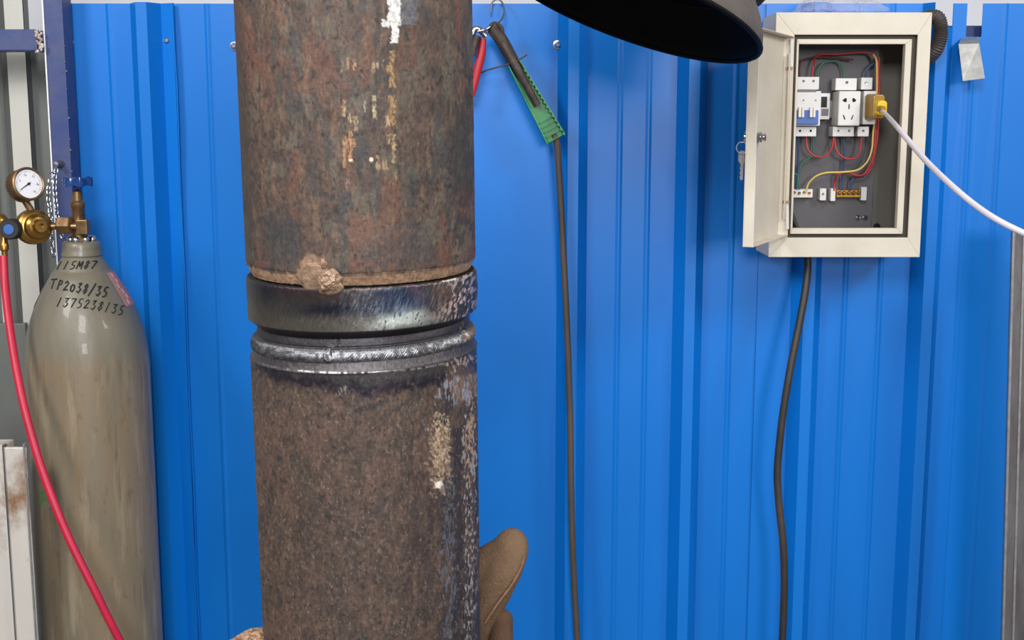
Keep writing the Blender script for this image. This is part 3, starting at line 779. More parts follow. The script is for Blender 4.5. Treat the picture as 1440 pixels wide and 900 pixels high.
for k in range(6):
    ph = 1.36 + .05*math.sin(k*2.1) + k*.02; z = zA + (zB-zA)*(k+.6)/6.4
    r = float(np.interp(z, np.array([p[1] for p in prof])[::-1], np.array([p[0] for p in prof])[::-1])) + .0016
    c = Vector((cxm + r*math.sin(ph), CY - r*math.cos(ph), z)); t1 = Vector((math.cos(ph), math.sin(ph), 0)); t2 = Vector((math.sin(ph)*.5, -math.cos(ph)*.5, -.8)).normalized()
    for (a, b, c_, d) in ((-1,0,1,0), (0,-1,0,1), (-1,-.9,1,-.9), (-.7,.9,.9,.8)):
        tx.tube([c+t1*a*.0042+t2*b*.0042, c+t1*c_*.0042+t2*d*.0042], .0006, 4, 1)
tx.build('sticker_characters', M['pink_text'], cyl, smooth=0)
# green and orange paint stains
M['green_st'] = mat('green_smear', (84, 122, 74), .5, rgb2=(128, 120, 100), scale=80, thresh=(.45,.55))
def stain(cx, cy, rx, ry, m, seed, label):
    mb = MB(); c = cast(cx, cy, .0005); mb.v.append(c); n = 36
    for k in range(n):
        a = 2*math.pi*k/n; f = .6 + .6*float(vn(np.array([k*.7]), np.array([seed*1.]), seed)[0])
        if k == n-1: f = .8
        mb.v.append(cast(cx + rx*math.cos(a)*f, cy + ry*math.sin(a)*f, .0005) or c)
    for k in range(n): mb.f.append((0, 1+k, 1+(k+1) % n))
    return mb.build('paint_stain', m, cyl, smooth=60, label=label)
stain(63, 698, 9, 22, M['green_st'], 3, 'green paint smear')
# valve
vz = czy(341, .02)
V0 = Vector((cxm-.012, CY, vz))
VX = pY(110, 300, CY).x
vb = Vector((VX, CY, vz-.004))
valve = MB()
ztop = pY(110, 266, CY).z
valve.lathe(vb, (0,0,1), [(0,0),(.017,0),(.018,.006),(.015,.012),(.013,.016),(.013,.030),(.0115,.034),(.0112,.062),(.0125,.064),(.0125,.072),(.009,.075),(.0088,ztop-vb.z-.004),(0,ztop-vb.z)], 24)
valve.build('valve_stem', M['brass_d'], cyl, label='brass valve stem')
MB().box((VX+.012, CY-.012, pY(120, 318, CY).z), (.019, .022, .025)).build('valve_outlet', M['brass_d'], cyl, smooth=0, bevel=.0015)
gn = MB()
for k in range(7):
    a = k/7*2*math.pi; gn.sphere(Vector((VX+.004, CY, vz+.002)) + Vector((math.cos(a)*.019, math.sin(a)*.019, .002)), .0065, 6)
gn.build('gland_ring', M['chrome'], cyl, label='shiny ring at the valve base')
# handwheel, lobed
hz = pY(112, 256, CY).z
hw = MB(); n = 60; ringv = []
for (rs, dz) in ((.0, .008), (.010, .008), (.014, .0055), (1, .0075), (1.03, 0), (1, -.0065), (.012, -.0045), (.009, -.009), (0, -.009)):
    row = []
    for k in range(n):
        a = 2*math.pi*k/n; R0 = .0235 + .0022*math.cos(6*a)
        r = R0*rs if rs > .5 else rs
        dzz = dz*(1+.2*math.cos(6*a)) if rs > .5 else dz
        row.append(len(hw.v)); hw.v.append(Vector((VX+.002 + r*math.cos(a), CY + r*math.sin(a), hz + dzz)))
    ringv.append(row)
for p, q in zip(ringv, ringv[1:]):
    for k in range(n): hw.f.append((p[k], p[(k+1) % n], q[(k+1) % n], q[k]))
hw.build('handwheel', M['handwheel'], cyl, smooth=40, label='blue lobed handwheel')

# ------------------------------------------------------------------ regulator
reg = empty('pressure_regulator', pY(50, 318, 2.12), 'brass pressure regulator with a round white dial gauge left of the cylinder valve', 'regulator')
cN = pY(91, 317, 2.14)
nut = MB(); nut.lathe(cN - Vector((.0115,0,0)), (1,0,0), [(0,0),(.0145,0),(.0162,.002),(.0162,.021),(.0145,.023),(0,.023)], 6)
nut.build('union_nut', M['brass_d'], reg, smooth=20)
MB().cyl(pY(60, 318, 2.13), pY(112, 318, 2.145), .006, n=16).build('inlet_pipe', M['brass_d'], reg)
cb = pY(48, 319, 2.12); fd = Vector((.85, -1, .12)).normalized()
mbd = MB(); mbd.lathe(cb, fd, [(0,-.022),(.024,-.022),(.0285,-.018),(.0300,-.010),(.0300,-.004),(.0278,0),(.0290,.002),(.0290,.007),(.0262,.010),(.0215,.012),(.0200,.020),(.0160,.024),(.0120,.025),(.0115,.032),(.0100,.0345),(.0045,.0345),(.0045,.030),(0,.030)], 48)
mbd.build('body', M['brass'], reg, smooth=30)
rv = MB(); a_, u_, w_ = rv.frame(fd)
for k in range(34):
    a = 2*math.pi*k/34; rv.sphere(cb + a_*.0085 + (u_*math.cos(a)+w_*math.sin(a))*.0262, .0011, 4)
rv.build('rivet_ring', M['dark_hole'], reg)
# gauge
cg = pY(39, 259, 2.10); gd = Vector((1.15, -1, .30)).normalized()
ga = MB(); a_, u_, w_ = ga.frame(gd)
ga.lathe(cg, gd, [(0,-.026),(.022,-.026),(.0262,-.022),(.0262,-.002),(.0285,0),(.0285,.004),(.0262,.006),(.0242,.0045),(.0242,.002),(0,.002)], 56)
gauge = ga.build('gauge', M['brass_d'], reg, smooth=30, label='round pressure gauge with white dial')
kn = MB()
for k in range(44):
    a = 2*math.pi*k/44; p = cg + (u_*math.cos(a)+w_*math.sin(a))*.0265
    kn.cyl(p - gd*.024, p - gd*.002, .0014, n=6)
kn.build('knurling', M['brass_d'], gauge)
MB().lathe(cg + gd*.0025, gd, [(0,0),(.0240,0),(.0240,.0008),(0,.0008)], 48).build('dial_face', M['dial'], gauge, smooth=0)
gu = RT - gd*RT.dot(gd); gu.normalize(); gv = gd.cross(gu); gv = gv if gv.z > 0 else -gv
def gp(r, deg): a = R_(deg); return cg + gd*.0036 + gu*(r*math.cos(a)) + gv*(r*math.sin(a))
tk = MB()
for k in range(28): tk.tube([gp(.0195, 225-k*10), gp(.0215 if k % 4 else .0225, 225-k*10)], .00025 if k % 4 else .0004, 4, 1)
tk.build('scale_marks', M['ink_grey'], gauge)
td = MB()
def flat_digit(ch, c, w, h):
    for st in D[ch]:
        td.tube([c + gu*((px_-.5)*w) + gv*((1-py_)*h/2) for px_, py_ in st], .00028, 4, 1)
for k, txt in enumerate(('0', '5', '10', '15', '20', '25')):
    c = gp(.0158, 225 - k*54)
    for i, ch in enumerate(txt): flat_digit(ch, c + gu*((i-(len(txt)-1)/2)*.0026), .0022, .004)
td.build('scale_numbers', M['ink'], gauge)
nd = MB(); nd.tube([gp(.0, 0), gp(.019, 222)], .0006, 5, 1, rfun=lambda t: .0010*(1-t)+.0003); nd.tube([gp(0, 0), gp(.004, 42)], .0009, 5, 1)
nd.lathe(gp(0, 0) - gd*.0008, gd, [(0,0),(.0024,0),(.0024,.0016),(0,.0016)], 14)
nd.build('needle', M['ink'], gauge)
MB().cyl(pY(34, 280, 2.115), pY(46, 300, 2.12), .006, n=14).build('gauge_stem', M['brass_d'], reg)
# outlet at left with blue capped knob
MB().cyl(pY(30, 322, 2.12), pY(-4, 322, 2.115), .0065, n=16).build('outlet_pipe', M['brass_d'], reg)
ck = pY(10, 324, 2.075)
MB().lathe(ck + Vector((0,.035,0)), (0.05,-1,.05), [(0,0),(.0165,0),(.0175,.004),(.0175,.028),(.0155,.032),(0,.032)], 28).build('valve_knob', M['ink'], reg, smooth=30, label='black adjusting knob')
MB().lathe(ck + Vector((.0016,.003,.0015)), (0.05,-1,.05), [(0,0),(.0085,0),(.0085,.0012),(0,.0015)], 24).build('knob_cap', M['blue_pl'], reg, label='blue centre cap')
MB().sphere(pY(-2, 312, 2.10), .0165, 12).build('elbow', M['brass'], reg)
ho = MB(); ho.lathe(pY(5, 333, 2.095), (0,0,-1), [(0,-.008),(.0055,-.008),(.0062,0),(.0062,.010),(.0075,.012),(.0075,.022),(.0050,.024),(.0050,.036),(0,.036)], 16)
ho.build('hose_barb', M['brass'], reg)
# hose
def PL(lst, Y=None): return [pY(x, y, (Y if Y else z)) for x, y, z in lst]
hs = [(5,360,2.095),(7,400,2.08),(13,455,2.05),(24,525,2.015),(40,597,1.985),(64,675,1.965),(96,755,1.95),(134,832,1.945),(168,900,1.95),(215,985,1.97),(280,1090,2.0)]
hp = PL([(x, y, z) for x, y, z in hs])
hose = MB(); hose.tube(hp, .0068, 14, 10); hose.build('gas_hose', M['hose'], smooth=60, label='pinkish-red rubber gas hose draped in front of the gas cylinder', cat='hose')
# chain
chain = empty('hanging_chain', pY(78, 300, 2.25), 'thin steel chain hanging beside the blue corner post behind the regulator', 'chain')
def link(c, t, roll, L=.0135, w=.0075, r=.0013):
    t = Vector(t).normalized(); m0 = MB(); _, u, v = m0.frame(t); u = u*math.cos(roll)+v*math.sin(roll)
    pts = []
    for k in range(14):
        a = 2*math.pi*k/14; ca, sa = math.cos(a), math.sin(a)
        pts.append(c + t*(ca*L/2 + (0 if abs(ca) < .3 else math.copysign(.0005, ca))) + u*(sa*w/2))
    m0.tube(pts, r, 6, 1, closed=True); m0.build('chain_link', M['chrome'], chain, smooth=60)
def run(pts, n, k0=0):
    P = smooth_path(pts, 20); cum = [0]
    for a, b in zip(P, P[1:]): cum.append(cum[-1]+(b-a).length)
    for i in range(n):
        d = cum[-1]*(i+.5)/n; k = max(j for j in range(len(cum)) if cum[j] <= d); k = min(k, len(P)-2)
        link(P[k].lerp(P[k+1], .5), P[k+1]-P[k], (i % 2)*math.pi/2 + .5)
run([pY(79, 236, 2.30), pY(71, 252, 2.29), pY(68, 275, 2.28), pY(71, 300, 2.27), pY(72, 330, 2.27), pY(76, 360, 2.27)], 15)
run([pY(79, 236, 2.30), pY(77, 262, 2.29), pY(79, 290, 2.28), pY(82, 312, 2.27), pY(88, 334, 2.27)], 12)
MB().lathe(pY(80, 231, 2.335) + Vector((0, .02, 0)), (0,-1,0), [(0,0),(.0075,0),(.0075,.006),(.005,.012),(.005,.026),(0,.028)], 10).build('chain_bolt', M['steel_grey'], chain)

# ================================================================== ELECTRICAL BOX
BY = 2.27                                         # front plane of box
def X(px, py=190, Y=BY): return pY(px, py, Y).x
def Z(py, Y=BY): return pY(1180, py, Y).z
bx0, bx1 = X(1086), X(1301); bz1, bz0 = Z(18), Z(361)
box = empty('electrical_box', ((bx0+bx1)/2, WY-RIB, bz0), 'cream metal distribution box with its door open on the blue wall', 'electrical box')
BB = WY - RIB - .002
t = .0015
ox0, ox1 = X(1112), X(1283); oz1, oz0 = Z(49), Z(334)          # opening of the front rim
g0x, g1x, g1z, g0z = ox0, ox1, oz1, oz0
sh = MB()
sh.rbox(bx0, bx0+t, BY, BB, bz0, bz1).rbox(bx1-t, bx1, BY, BB, bz0, bz1).rbox(bx0, bx1, BY, BB, bz1-t, bz1).rbox(bx0, bx1, BY, BB, bz0, bz0+t)
sh.build('housing', M['cream'], box, smooth=0)
MB().rbox(bx0, bx1, BB-t, BB, bz0, bz1).build('back_panel', M['grey_paint'], box, smooth=0)
fr = MB()
def ringframe(mb, a, b, y0, y1):                  # a: outer (x0,x1,z0,z1), b: inner, mitred
    A_ = [(a[0],a[2]),(a[1],a[2]),(a[1],a[3]),(a[0],a[3])]; B_ = [(b[0],b[2]),(b[1],b[2]),(b[1],b[3]),(b[0],b[3])]
    for i in range(4):
        j = (i+1) % 4; q = [A_[i], A_[j], B_[j], B_[i]]
        mb.prism([Vector((x, y0, z)) for x, z in q], (0, y1-y0, 0))
ringframe(fr, (bx0-.0005,bx1+.0005,bz0-.0005,bz1+.0005), (ox0,ox1,oz0,oz1), BY-.003, BY+.0015)
fr.build('front_rim', M['cream'], box, smooth=0, bevel=.0008)
gr = MB(); gx0, gx1, gz1, gz0 = X(1116), X(1276), Z(55), Z(329)
ringframe(gr, (ox0-.002,ox1+.002,oz0-.002,oz1+.002), (gx0,gx1,gz0,gz1), BY+.010, BY+.012)
gr.build('seal_channel', M['groove'], box, smooth=0)
ri = MB(); ix0, ix1, iz1, iz0 = X(1119), X(1267), Z(62), Z(321)
ringframe(ri, (gx0,gx1,gz0,gz1), (ix0,ix1,iz0,iz1), BY-.001, BY+.014)
ri.build('inner_rim', M['cream'], box, smooth=0, bevel=.001)
# inner side wall (grey liner) on the right
MB().rbox(bx1-.004, bx1-.002, BY+.004, BB-.002, bz0+.003, bz1-.003).build('side_liner', M['grey_paint'], box, smooth=0)
# mounting plate
PY_ = BB-.022
mx0, mx1, mz0, mz1 = X(1098,190,PY_), X(1231,190,PY_), Z(338,PY_), Z(34,PY_)
MB().rbox(mx0, mx1, PY_, PY_+.002, mz0, mz1).build('mounting_plate', M['plate'], box, smooth=0, bevel=.0005)
# hinges
for (xa_, ya_, yb_, xx) in ((1112, 55, 94, 1113), (1107, 288, 322, 1107)):
    p = pY(xx, ya_, BY-.006); q = pY(xx, yb_, BY-.006)
    MB().cyl(p, q, .0034, n=12).build('hinge', M['white_pl'], box, label='door hinge barrel')
    MB().rbox(p.x-.008, p.x+.004, BY-.007, BY-.003, pY(xx, (yb_+2) if ya_ < 100 else ya_-4, BY-.006).z-.002, pY(xx, (yb_+2) if ya_ < 100 else ya_-4, BY-.006).z+.002).build('hinge_pin', M['brass_d'], box, smooth=0)
# door: hinged at left, swung toward the camera
H0 = Vector((X(1112), BY-.004, 0)); YD = 2.045
E0 = Vector((pY(1064, 190, YD).x, YD, 0)); dd = (E0-H0).normalized(); dn = Vector((-dd.y, dd.x, 0))
if dn.x < 0: dn = -dn                              # interior side normal (faces right / camera)
W_ = (E0-H0).length
dz1 = pY(1066, 38, YD).z; dz0 = pY(1058, 348, YD).z
door = MB()
def dbox(mb, a0, a1, n0, n1, z0, z1):             # box in door frame
    c = H0 + dd*((a0+a1)/2) + dn*((n0+n1)/2); c.z = (z0+z1)/2
    rot = Matrix((dd, dn, Vector((0,0,1)))).transposed()
    mb.box(c, (a1-a0, n1-n0, z1-z0), rot)
dbox(door, 0, W_, -.018, -.0165, dz0, dz1)         # outer skin
dbox(door, 0, W_, -.0165, .0, dz1-.0015, dz1)      # top flange
dbox(door, 0, W_, -.0165, .0, dz0, dz0+.0015)      # bottom flange
dbox(door, W_-.0015, W_, -.0165, .0, dz0, dz1)     # free edge flange
dbox(door, 0, .0015, -.0165, .0, dz0, dz1)
dr = door.build('door', M['cream'], box, smooth=0, bevel=.0006, label='open cream box door seen from its inner side')
lipm = MB(); dbox(lipm, 0.001, .014, -.006, -.0045, dz0+.03, dz1-.03); lipm.build('door_lip', M['cream'], dr, smooth=0)
# lock
zl = pY(1076, 193, YD+.03).z
al = W_-.022
lc = H0 + dd*al + dn*(-.018); lc.z = zl
MB().lathe(lc, dn, [(0,-.006),(.0105,-.006),(.0105,-.001),(.0085,0),(.0085,.020),(.006,.020),(.006,.027),(0,.027)], 20).build('lock', M['chrome'], dr, smooth=30, label='chrome cam lock')
cam_ = MB(); c = lc + dn*.012 + Vector((0,0,-.012)) + dd*(-.002); cam_.box(c, (.004, .010, .036), Matrix.Rotation(.35, 3, 'Y')); cam_.build('lock_cam', M['steel_grey'], dr, smooth=0, bevel=.0006)
# key ring
kr = empty('key_ring', pY(1043, 205, YD+.02), 'steel key ring with two keys hanging from the box door lock', 'keys')
yk = YD + .012
lk = lc - dn*.006; kt = pY(1050, 194, yk)
MB().tube([lk, lk.lerp(kt, .5) + Vector((0,0,.004)), kt, pY(1046, 198, yk)], .0016, 8, 6).build('lock_key', M['chrome'], kr)
rc = pY(1043.5, 208, yk); rad = 8.0/F*YD
MB().tube([rc + Vector((math.cos(a)*rad, .25*rad*math.sin(a), math.sin(a)*rad)) for a in [2*math.pi*k/24 for k in range(24)]], .0010, 7, 1, closed=True).build('split_ring', M['chrome'], kr)
def key(p, q, w, dy):
    d = (q-p).normalized(); s = Vector((d.z, 0, -d.x)); Lk = (q-p).length; mb = MB()
    pts = [p+s*w*.6, p+s*w+d*Lk*.12, p+s*w*.95+d*Lk*.34, p+s*w*.45+d*Lk*.42]
    L2 = [p+s*w*.45+d*Lk*.42]
    for k in range(6):
        L2 += [p+s*w*(.45 if k % 2 else .2)+d*Lk*(.5+.08*k)]
    right = [p-s*w*.45+d*Lk*.95, p-s*w*.45+d*Lk*.42, p-s*w*.95+d*Lk*.34, p-s*w+d*Lk*.12, p-s*w*.6]
    poly = pts + L2[1:] + [q] + right
    mb.prism([v + Vector((0, dy, 0)) for v in poly], (0, .0016, 0)); return mb
key(pY(1044, 212, yk), pY(1042, 254, yk), .0062, 0).build('key', M['steel_grey'], kr, smooth=0)
key(pY(1046, 212, yk), pY(1050, 247, yk), .0055, .0035).build('key', M['steel_grey'], kr, smooth=0)

# ---- components inside
CF = PY_ - .048                                   # front plane of modules
def comp(x0, x1, y0, y1, yf, yb, name, m, parent=box, bevel=.001, label=None):
    """axis aligned block whose front face fills the given pixels"""
    return MB().rbox(pY(x0, (y0+y1)/2, yf).x, pY(x1, (y0+y1)/2, yf).x, yf, yb, pY(1170, y1, yf).z, pY(1170, y0, yf).z).build(name, m, parent, smooth=0, bevel=bevel, label=label)
def holes(lst, yf, r, parent, m=None, name='terminal_screw'):
    for (x, y) in lst:
        p = pY(x, y, yf); MB().lathe(p + Vector((0, .001, 0)), (0,-1,0), [(0,0),(r,0),(r,.0018),(r*.5,.0012),(0,.0012)], 12).build(name, m or M['steel_grey'], parent)
# din rail
comp(1100, 1228, 141, 166, PY_-.008, PY_, 'din_rail', M['galv'])
# breaker (two pole)
bk = comp(1117, 1154, 128, 177, CF, PY_-.008, 'breaker', M['white_pl'], label='two-pole white breaker with blue front')
comp(1117, 1151, 155, 175, CF-.007, CF, 'breaker_face', M['blue_pl'], bk)
for xx in (1123, 1139):
    comp(xx, xx+4, 151, 165, CF-.013, CF-.007, 'toggle', M['cream_pl'], bk, .0006); comp(xx+4.8, xx+8, 151, 165, CF-.012, CF-.007, 'toggle', M['cream_pl'], bk, .0006)
comp(1119, 1148, 126, 129.5, CF-.0006, CF, 'printed_label', M['ink_grey'], bk, 0)
holes([(1130, 141), (1147, 141)], CF, .0014, bk, M['ink_grey'], 'rivet')
tb = comp(1118, 1152, 108, 126, CF+.012, PY_-.008, 'breaker_terminal', M['white_pl']); holes([(1130, 114), (1144, 114)], CF+.012, .0022, tb)
tb = comp(1116, 1148, 178, 192, CF+.012, PY_-.008, 'breaker_terminal', M['white_pl']); holes([(1125, 184), (1140, 184)], CF+.012, .0022, tb, M['dark_hole'])
ax_ = comp(1153, 1167, 131, 168, CF+.022, PY_-.008, 'rail_stop', M['white_pl']); comp(1155, 1163, 136, 151, CF+.021, CF+.022, 'stop_slot', M['ink'], ax_, 0); comp(1155, 1165, 153, 163, CF+.021, CF+.022, 'stop_slot', M['ink_grey'], ax_, 0)
# socket
so = comp(1179, 1210, 128, 177, CF-.008, PY_-.008, 'socket_outlet', M['white_pl'], bevel=.002, label='white five-hole rail socket')
yf = CF-.008
def slot(pts, parent):
    mb = MB(); mb.prism([pY(x, y, yf-.0004) for x, y in pts], (0, .001, 0)); mb.build('socket_hole', M['dark_hole'], parent, smooth=0)
slot([(1184.5,141),(1189,137.5),(1191,139),(1190.5,143.5),(1187.5,143.5)], so)
slot([(1204.5,141),(1200.5,137.5),(1198.5,139),(1199,143.5),(1202,143.5)], so)
slot([(1193.3,146.5),(1195,146.5),(1194.7,153.5),(1193,153.5)], so)
slot([(1185.2,162),(1186.6,161.4),(1189,167.6),(1187.4,168.4)], so)
slot([(1200.6,161.4),(1199.2,161.8),(1196.6,167.6),(1198.2,168.4)], so)
tb = comp(1175, 1205, 110, 127, CF+.010, PY_-.008, 'socket_terminal', M['white_pl']); holes([(1191, 116)], CF+.010, .0026, tb)
tb = comp(1171, 1201, 178, 192, CF+.010, PY_-.008, 'socket_terminal', M['white_pl']); holes([(1179, 184), (1194, 184)], CF+.010, .0022, tb)
# second module behind the plug
so2 = comp(1214, 1232, 128, 175, CF, PY_-.008, 'socket_outlet', M['white_pl'], bevel=.0015, label='narrow white rail socket behind the plug')
tb = comp(1211, 1227, 109, 126, CF+.010, PY_-.008, 'socket_terminal', M['white_pl']); holes([(1218, 117)], CF+.010, .0026, tb, M['chrome'])
tb = comp(1206, 1222, 178, 192, CF+.010, PY_-.008, 'socket_terminal', M['white_pl']); holes([(1214, 184)], CF+.010, .0022, tb)
# terminal bars
yb = PY_-.016
tl = comp(1106, 1143, 266, 278, yb, PY_, 'terminal_bar', M['cream_pl']); holes([(1117, 271), (1124, 272), (1131, 271), (1138, 272)], yb, .0030, tl, M['brass_d'])
tl = comp(1153, 1162, 265, 282, yb, PY_, 'terminal_block', M['white_pl']); holes([(1157.5, 273)], yb, .0022, tl)
tl = comp(1176, 1210, 267, 278, yb+.001, PY_-.004, 'terminal_bar', M['brass'])
for k in range(5):
    c = pY(1180+k*6.6, 272, yb); MB().lathe(c + Vector((0,.004,0)), (.1,-1,.2), [(0,0),(.0038,0),(.0038,.006),(.002,.0075),(0,.0075)], 10).build('terminal_screw', M['brass'], tl)
comp(1168, 1175, 265, 283, yb-.002, PY_, 'bar_support', M['white_pl'], tl); comp(1211, 1219, 263, 282, yb-.002, PY_, 'bar_support', M['white_pl'], tl)
for x in (1206, 1215):
    c = pY(x, 306, PY_); MB().lathe(c, (.2,-1,.2), [(0,0),(.005,0),(.005,.003),(.003,.005),(.003,.010 if x == 1215 else .004),(0,.010 if x == 1215 else .004)], 10).build('plate_screw', M['chrome'], box)
c = pY(1233, 319, BB-.003); MB().lathe(c, (0,-1,0), [(0,0),(.007,0),(.007,.001),(0,.001)], 14).build('grommet', M['dark_hole'], box)
# wires
def wire(lst, m, r=.0017, name='wire', parent=box, label=None):
    return MB().tube([pY(x, y, Y_) for x, y, Y_ in lst], r, 8, 6).build(name, m, parent, smooth=60, label=label)
a, b_ = PY_-.030, PY_-.018
wire([(1134,190,a),(1134,200,a),(1137,212,a-.004),(1147,220,a-.006),(1160,220,a-.006),(1169,210,a-.004),(1172,196,a),(1173,190,a)], M['red_w'], label='red wire')
wire([(1174,190,a),(1174,200,a),(1177,213,a-.004),(1187,222,a-.005),(1200,223,a-.005),(1208,216,a-.003),(1211,200,a),(1211,190,a)], M['red_w'])
wire([(1144,190,b_),(1144,214,b_)], M['green_w'], .0016)
wire([(1123,190,b_),(1122,240,b_),(1120,266,b_)], M['blue_w'], .0018)
wire([(1156,219,b_),(1140,222,b_),(1128,229,b_),(1123,246,b_),(1121,266,b_)], M['green_w'], .0016)
wire([(1104,242,b_),(1114,243,b_),(1122,248,b_),(1124,266,b_)], M['green_w'], .0016)
wire([(1106,210,b_-.004),(1110,226,b_-.004),(1114,250,b_),(1113,266,b_)], M['green_w'], .0018)
wire([(1134,268,a),(1137,258,a),(1147,248,a-.003),(1162,243,a-.004),(1185,242,a-.004),(1206,239,a-.004),(1219,228,a-.004),(1226,210,a-.004),(1228,185,a),(1232,150,a),(1233,90,a),(1228,76,a)], M['yellow_w'], .0019, label='yellow wire')
wire([(1173,268,b_),(1174,256,b_),(1178,246,a),(1192,243,a),(1206,247,a),(1217,243,a),(1226,226,a),(1230,205,a),(1232,170,a+.004),(1235,110,a+.004),(1233,84,a+.004),(1222,74,a+.004),(1180,76,b_),(1150,78,b_),(1144,92,a),(1142,110,a)], M['red_w'], .0019)
wire([(1200,247,a+.003),(1212,247,a+.003),(1223,240,a+.003),(1229,222,a+.002),(1234,190,a+.002),(1236,140,a+.006),(1236,96,a+.006),(1236,80,a+.006)], M['red_w'], .0019)
wire([(1186,190,b_),(1187,215,b_),(1185,240,b_+.003),(1184,268,b_+.003)], M['blue_w'], .0017)
wire([(1196,268,b_),(1197,255,b_),(1203,250,b_),(1215,248,b_)], M['blue_w'], .0017)
wire([(1151,112,b_),(1151,100,b_),(1156,90,b_),(1168,86,b_),(1180,87,b_),(1186,98,b_),(1187,112,b_)], M['green_w'], .0017, label='green wire loop')
wire([(1217,112,b_),(1218,100,b_),(1224,92,b_),(1232,88,b_)], M['blue_w'], .0017)
wire([(1125,110,b_),(1124,96,b_),(1130,84,b_),(1160,80,b_),(1200,84,b_)], mat('dark_red_wire', (96, 28, 34), .5), .0017)
wire([(1113,300,PY_-.006),(1120,318,PY_-.008),(1130,334,PY_-.01)], M['black'], .004, 'cable_tail')

# ------------------------------------------------------------------ yellow plug with white cable
yq = CF-.002
plug = empty('power_plug', pY(1228, 150, yq), 'yellow plug with a long white cable pushed into the box socket', 'plug')
rz = Matrix.Rotation(.20, 3, 'Z')
def octbox(c, w, h, d, ch, n0=0., n1=0.):
    mb = MB(); c = Vector(c); po = [(-w+ch,-h),(w-ch,-h),(w,-h+ch),(w,h-ch),(w-ch,h),(-w+ch,h),(-w,h-ch),(-w,-h+ch)]
    f0 = [c + rz @ Vector((x_, 0, z_)) for x_, z_ in po]; f1 = [c + rz @ Vector((x_*n1, -d, z_*n1)) for x_, z_ in po]
    mb.add(f0+f1, [tuple(range(8)), tuple(range(8, 16))] + [(i, (i+1) % 8, 8+(i+1) % 8, 8+i) for i in range(8)]); return mb
octbox(pY(1225, 150, yq-.001), .0125, .0235, .030, .004, 1, .9).build('plug_body', M['amber'], plug, smooth=0, bevel=.002, label='amber plug shell')
pcap = octbox(pY(1235.5, 152, yq-.026), .0105, .0145, .015, .004, 1, .88).build('plug_cap', M['yellow_pl'], plug, smooth=0, bevel=.002, label='bright yellow plug cap')
MB().lathe(pY(1237.5, 153, yq-.0412), (.25,-1,0), [(0,-.002),(.0062,-.002),(.0062,.0015),(.0050,.003),(.0050,.012),(0,.012)], 16).build('cable_gland', M['amber'], pcap)
cw = [(1237,154,yq-.036),(1246,161,yq-.075),(1262,179,2.14),(1282,203,2.10),(1305,229,2.06),(1335,258,2.01),(1368,286,1.97),(1402,309,1.93),(1445,330,1.90),(1500,350,1.86)]
w_end = [Vector((.95, 1.72, 1.36)), Vector((1.12, 1.55, 1.15)), Vector((1.25, 1.42, .7)), Vector((1.30, 1.36, .25)), Vector((1.34, 1.28, .02)), Vector((1.5, 1.0, .006)), Vector((2.0, .6, .006))]
MB().tube([pY(*p) for p in cw] + w_end, .0046, 12, 8, rfun=lambda t: .0032+.0018*min(1, t*6)).build('cable', M['white_cable'], plug, smooth=60, label='white cable')

# ------------------------------------------------------------------ cable under box, conduit, bag
cb_ = [(1134,352,2.34),(1136,372,2.335),(1133,405,2.325),(1125,450,2.315),(1112,515,2.305),(1102,575,2.30),(1096,625,2.30),(1093,668,2.30),(1096,715,2.30),(1101,760,2.30),(1103,810,2.30),(1102,860,2.30),(1100,910,2.30),(1098,1000,2.31),(1100,1300,2.32)]
MB().tube([pY(*p) for p in cb_], .0072, 12, 8).build('power_cable', M['cable'], smooth=60, label='thick black cable running down the wall from the electrical box', cat='cable')
cd = [(1290,30,2.36),(1308,24,2.34),(1319,26,2.33),(1323,40,2.33),(1322,55,2.33),(1316,70,2.335),(1306,80,2.35),(1290,86,2.37)]
P_ = [pY(*p) for p in cd]
MB().tube(smooth_path(P_, 22), .0135, 18, 1, rfun=lambda t: .0128 + .0011*math.sin(t*2*math.pi*38)).build('flexible_conduit', M['conduit'], smooth=60, label='dark ribbed flexible conduit looping out beside the right of the electrical box', cat='conduit')
# crumpled clear plastic bag on the box
def bag(name, x0, x1, y0, y1, label):
    mb = MB(); nx, ny = 40, 26; zb = bz1+.002
    xa_, xb_ = X(x0, 20), X(x1, 20)
    for i in range(nx+1):
        for j in range(ny+1):
            u, v = i/nx, j/ny
            x = xa_+(xb_-xa_)*u; yv = BY+.006+(BB-BY-.02)*v
            U = np.array([u*6.]); V = np.array([v*4.])
            h = .034*(4*u*(1-u))**.5*(4*v*(1-v))**.4*(.45+1.0*float(fbm(U, V, 77)[0])) + .011*float(np.abs(fbm(U*2.3, V*2.3, 78)[0]-.5))*2
            mb.v.append(Vector((x, yv, zb + max(0, h))))
    for i in range(nx):
        for j in range(ny): a = i*(ny+1)+j; mb.f.append((a, a+1, a+ny+2, a+ny+1))
    return mb.build(name, M['bag'], smooth=25, label=label, cat='plastic bag')
bag('plastic_bag', 1128, 1254, 0, 18, 'crumpled clear plastic bag lying on top of the electrical box')

# ================================================================== ELECTRODE HOLDER
eh = empty('electrode_holder', pY(745, 110, 2.36), 'green welding electrode holder with charred jaws hanging from a wire hook', 'electrode holder')
def q_(x, y, Y=2.36): return pY(x, y, Y)
pa, pb = q_(697, 42), q_(782, 196); d_ = (pb-pa).normalized(); s_ = d_.cross(Vector((0,1,0))).normalized(); s_ = s_ if s_.x > 0 else -s_
Lh = (pb-pa).length; fy = Vector((0,-1,0))
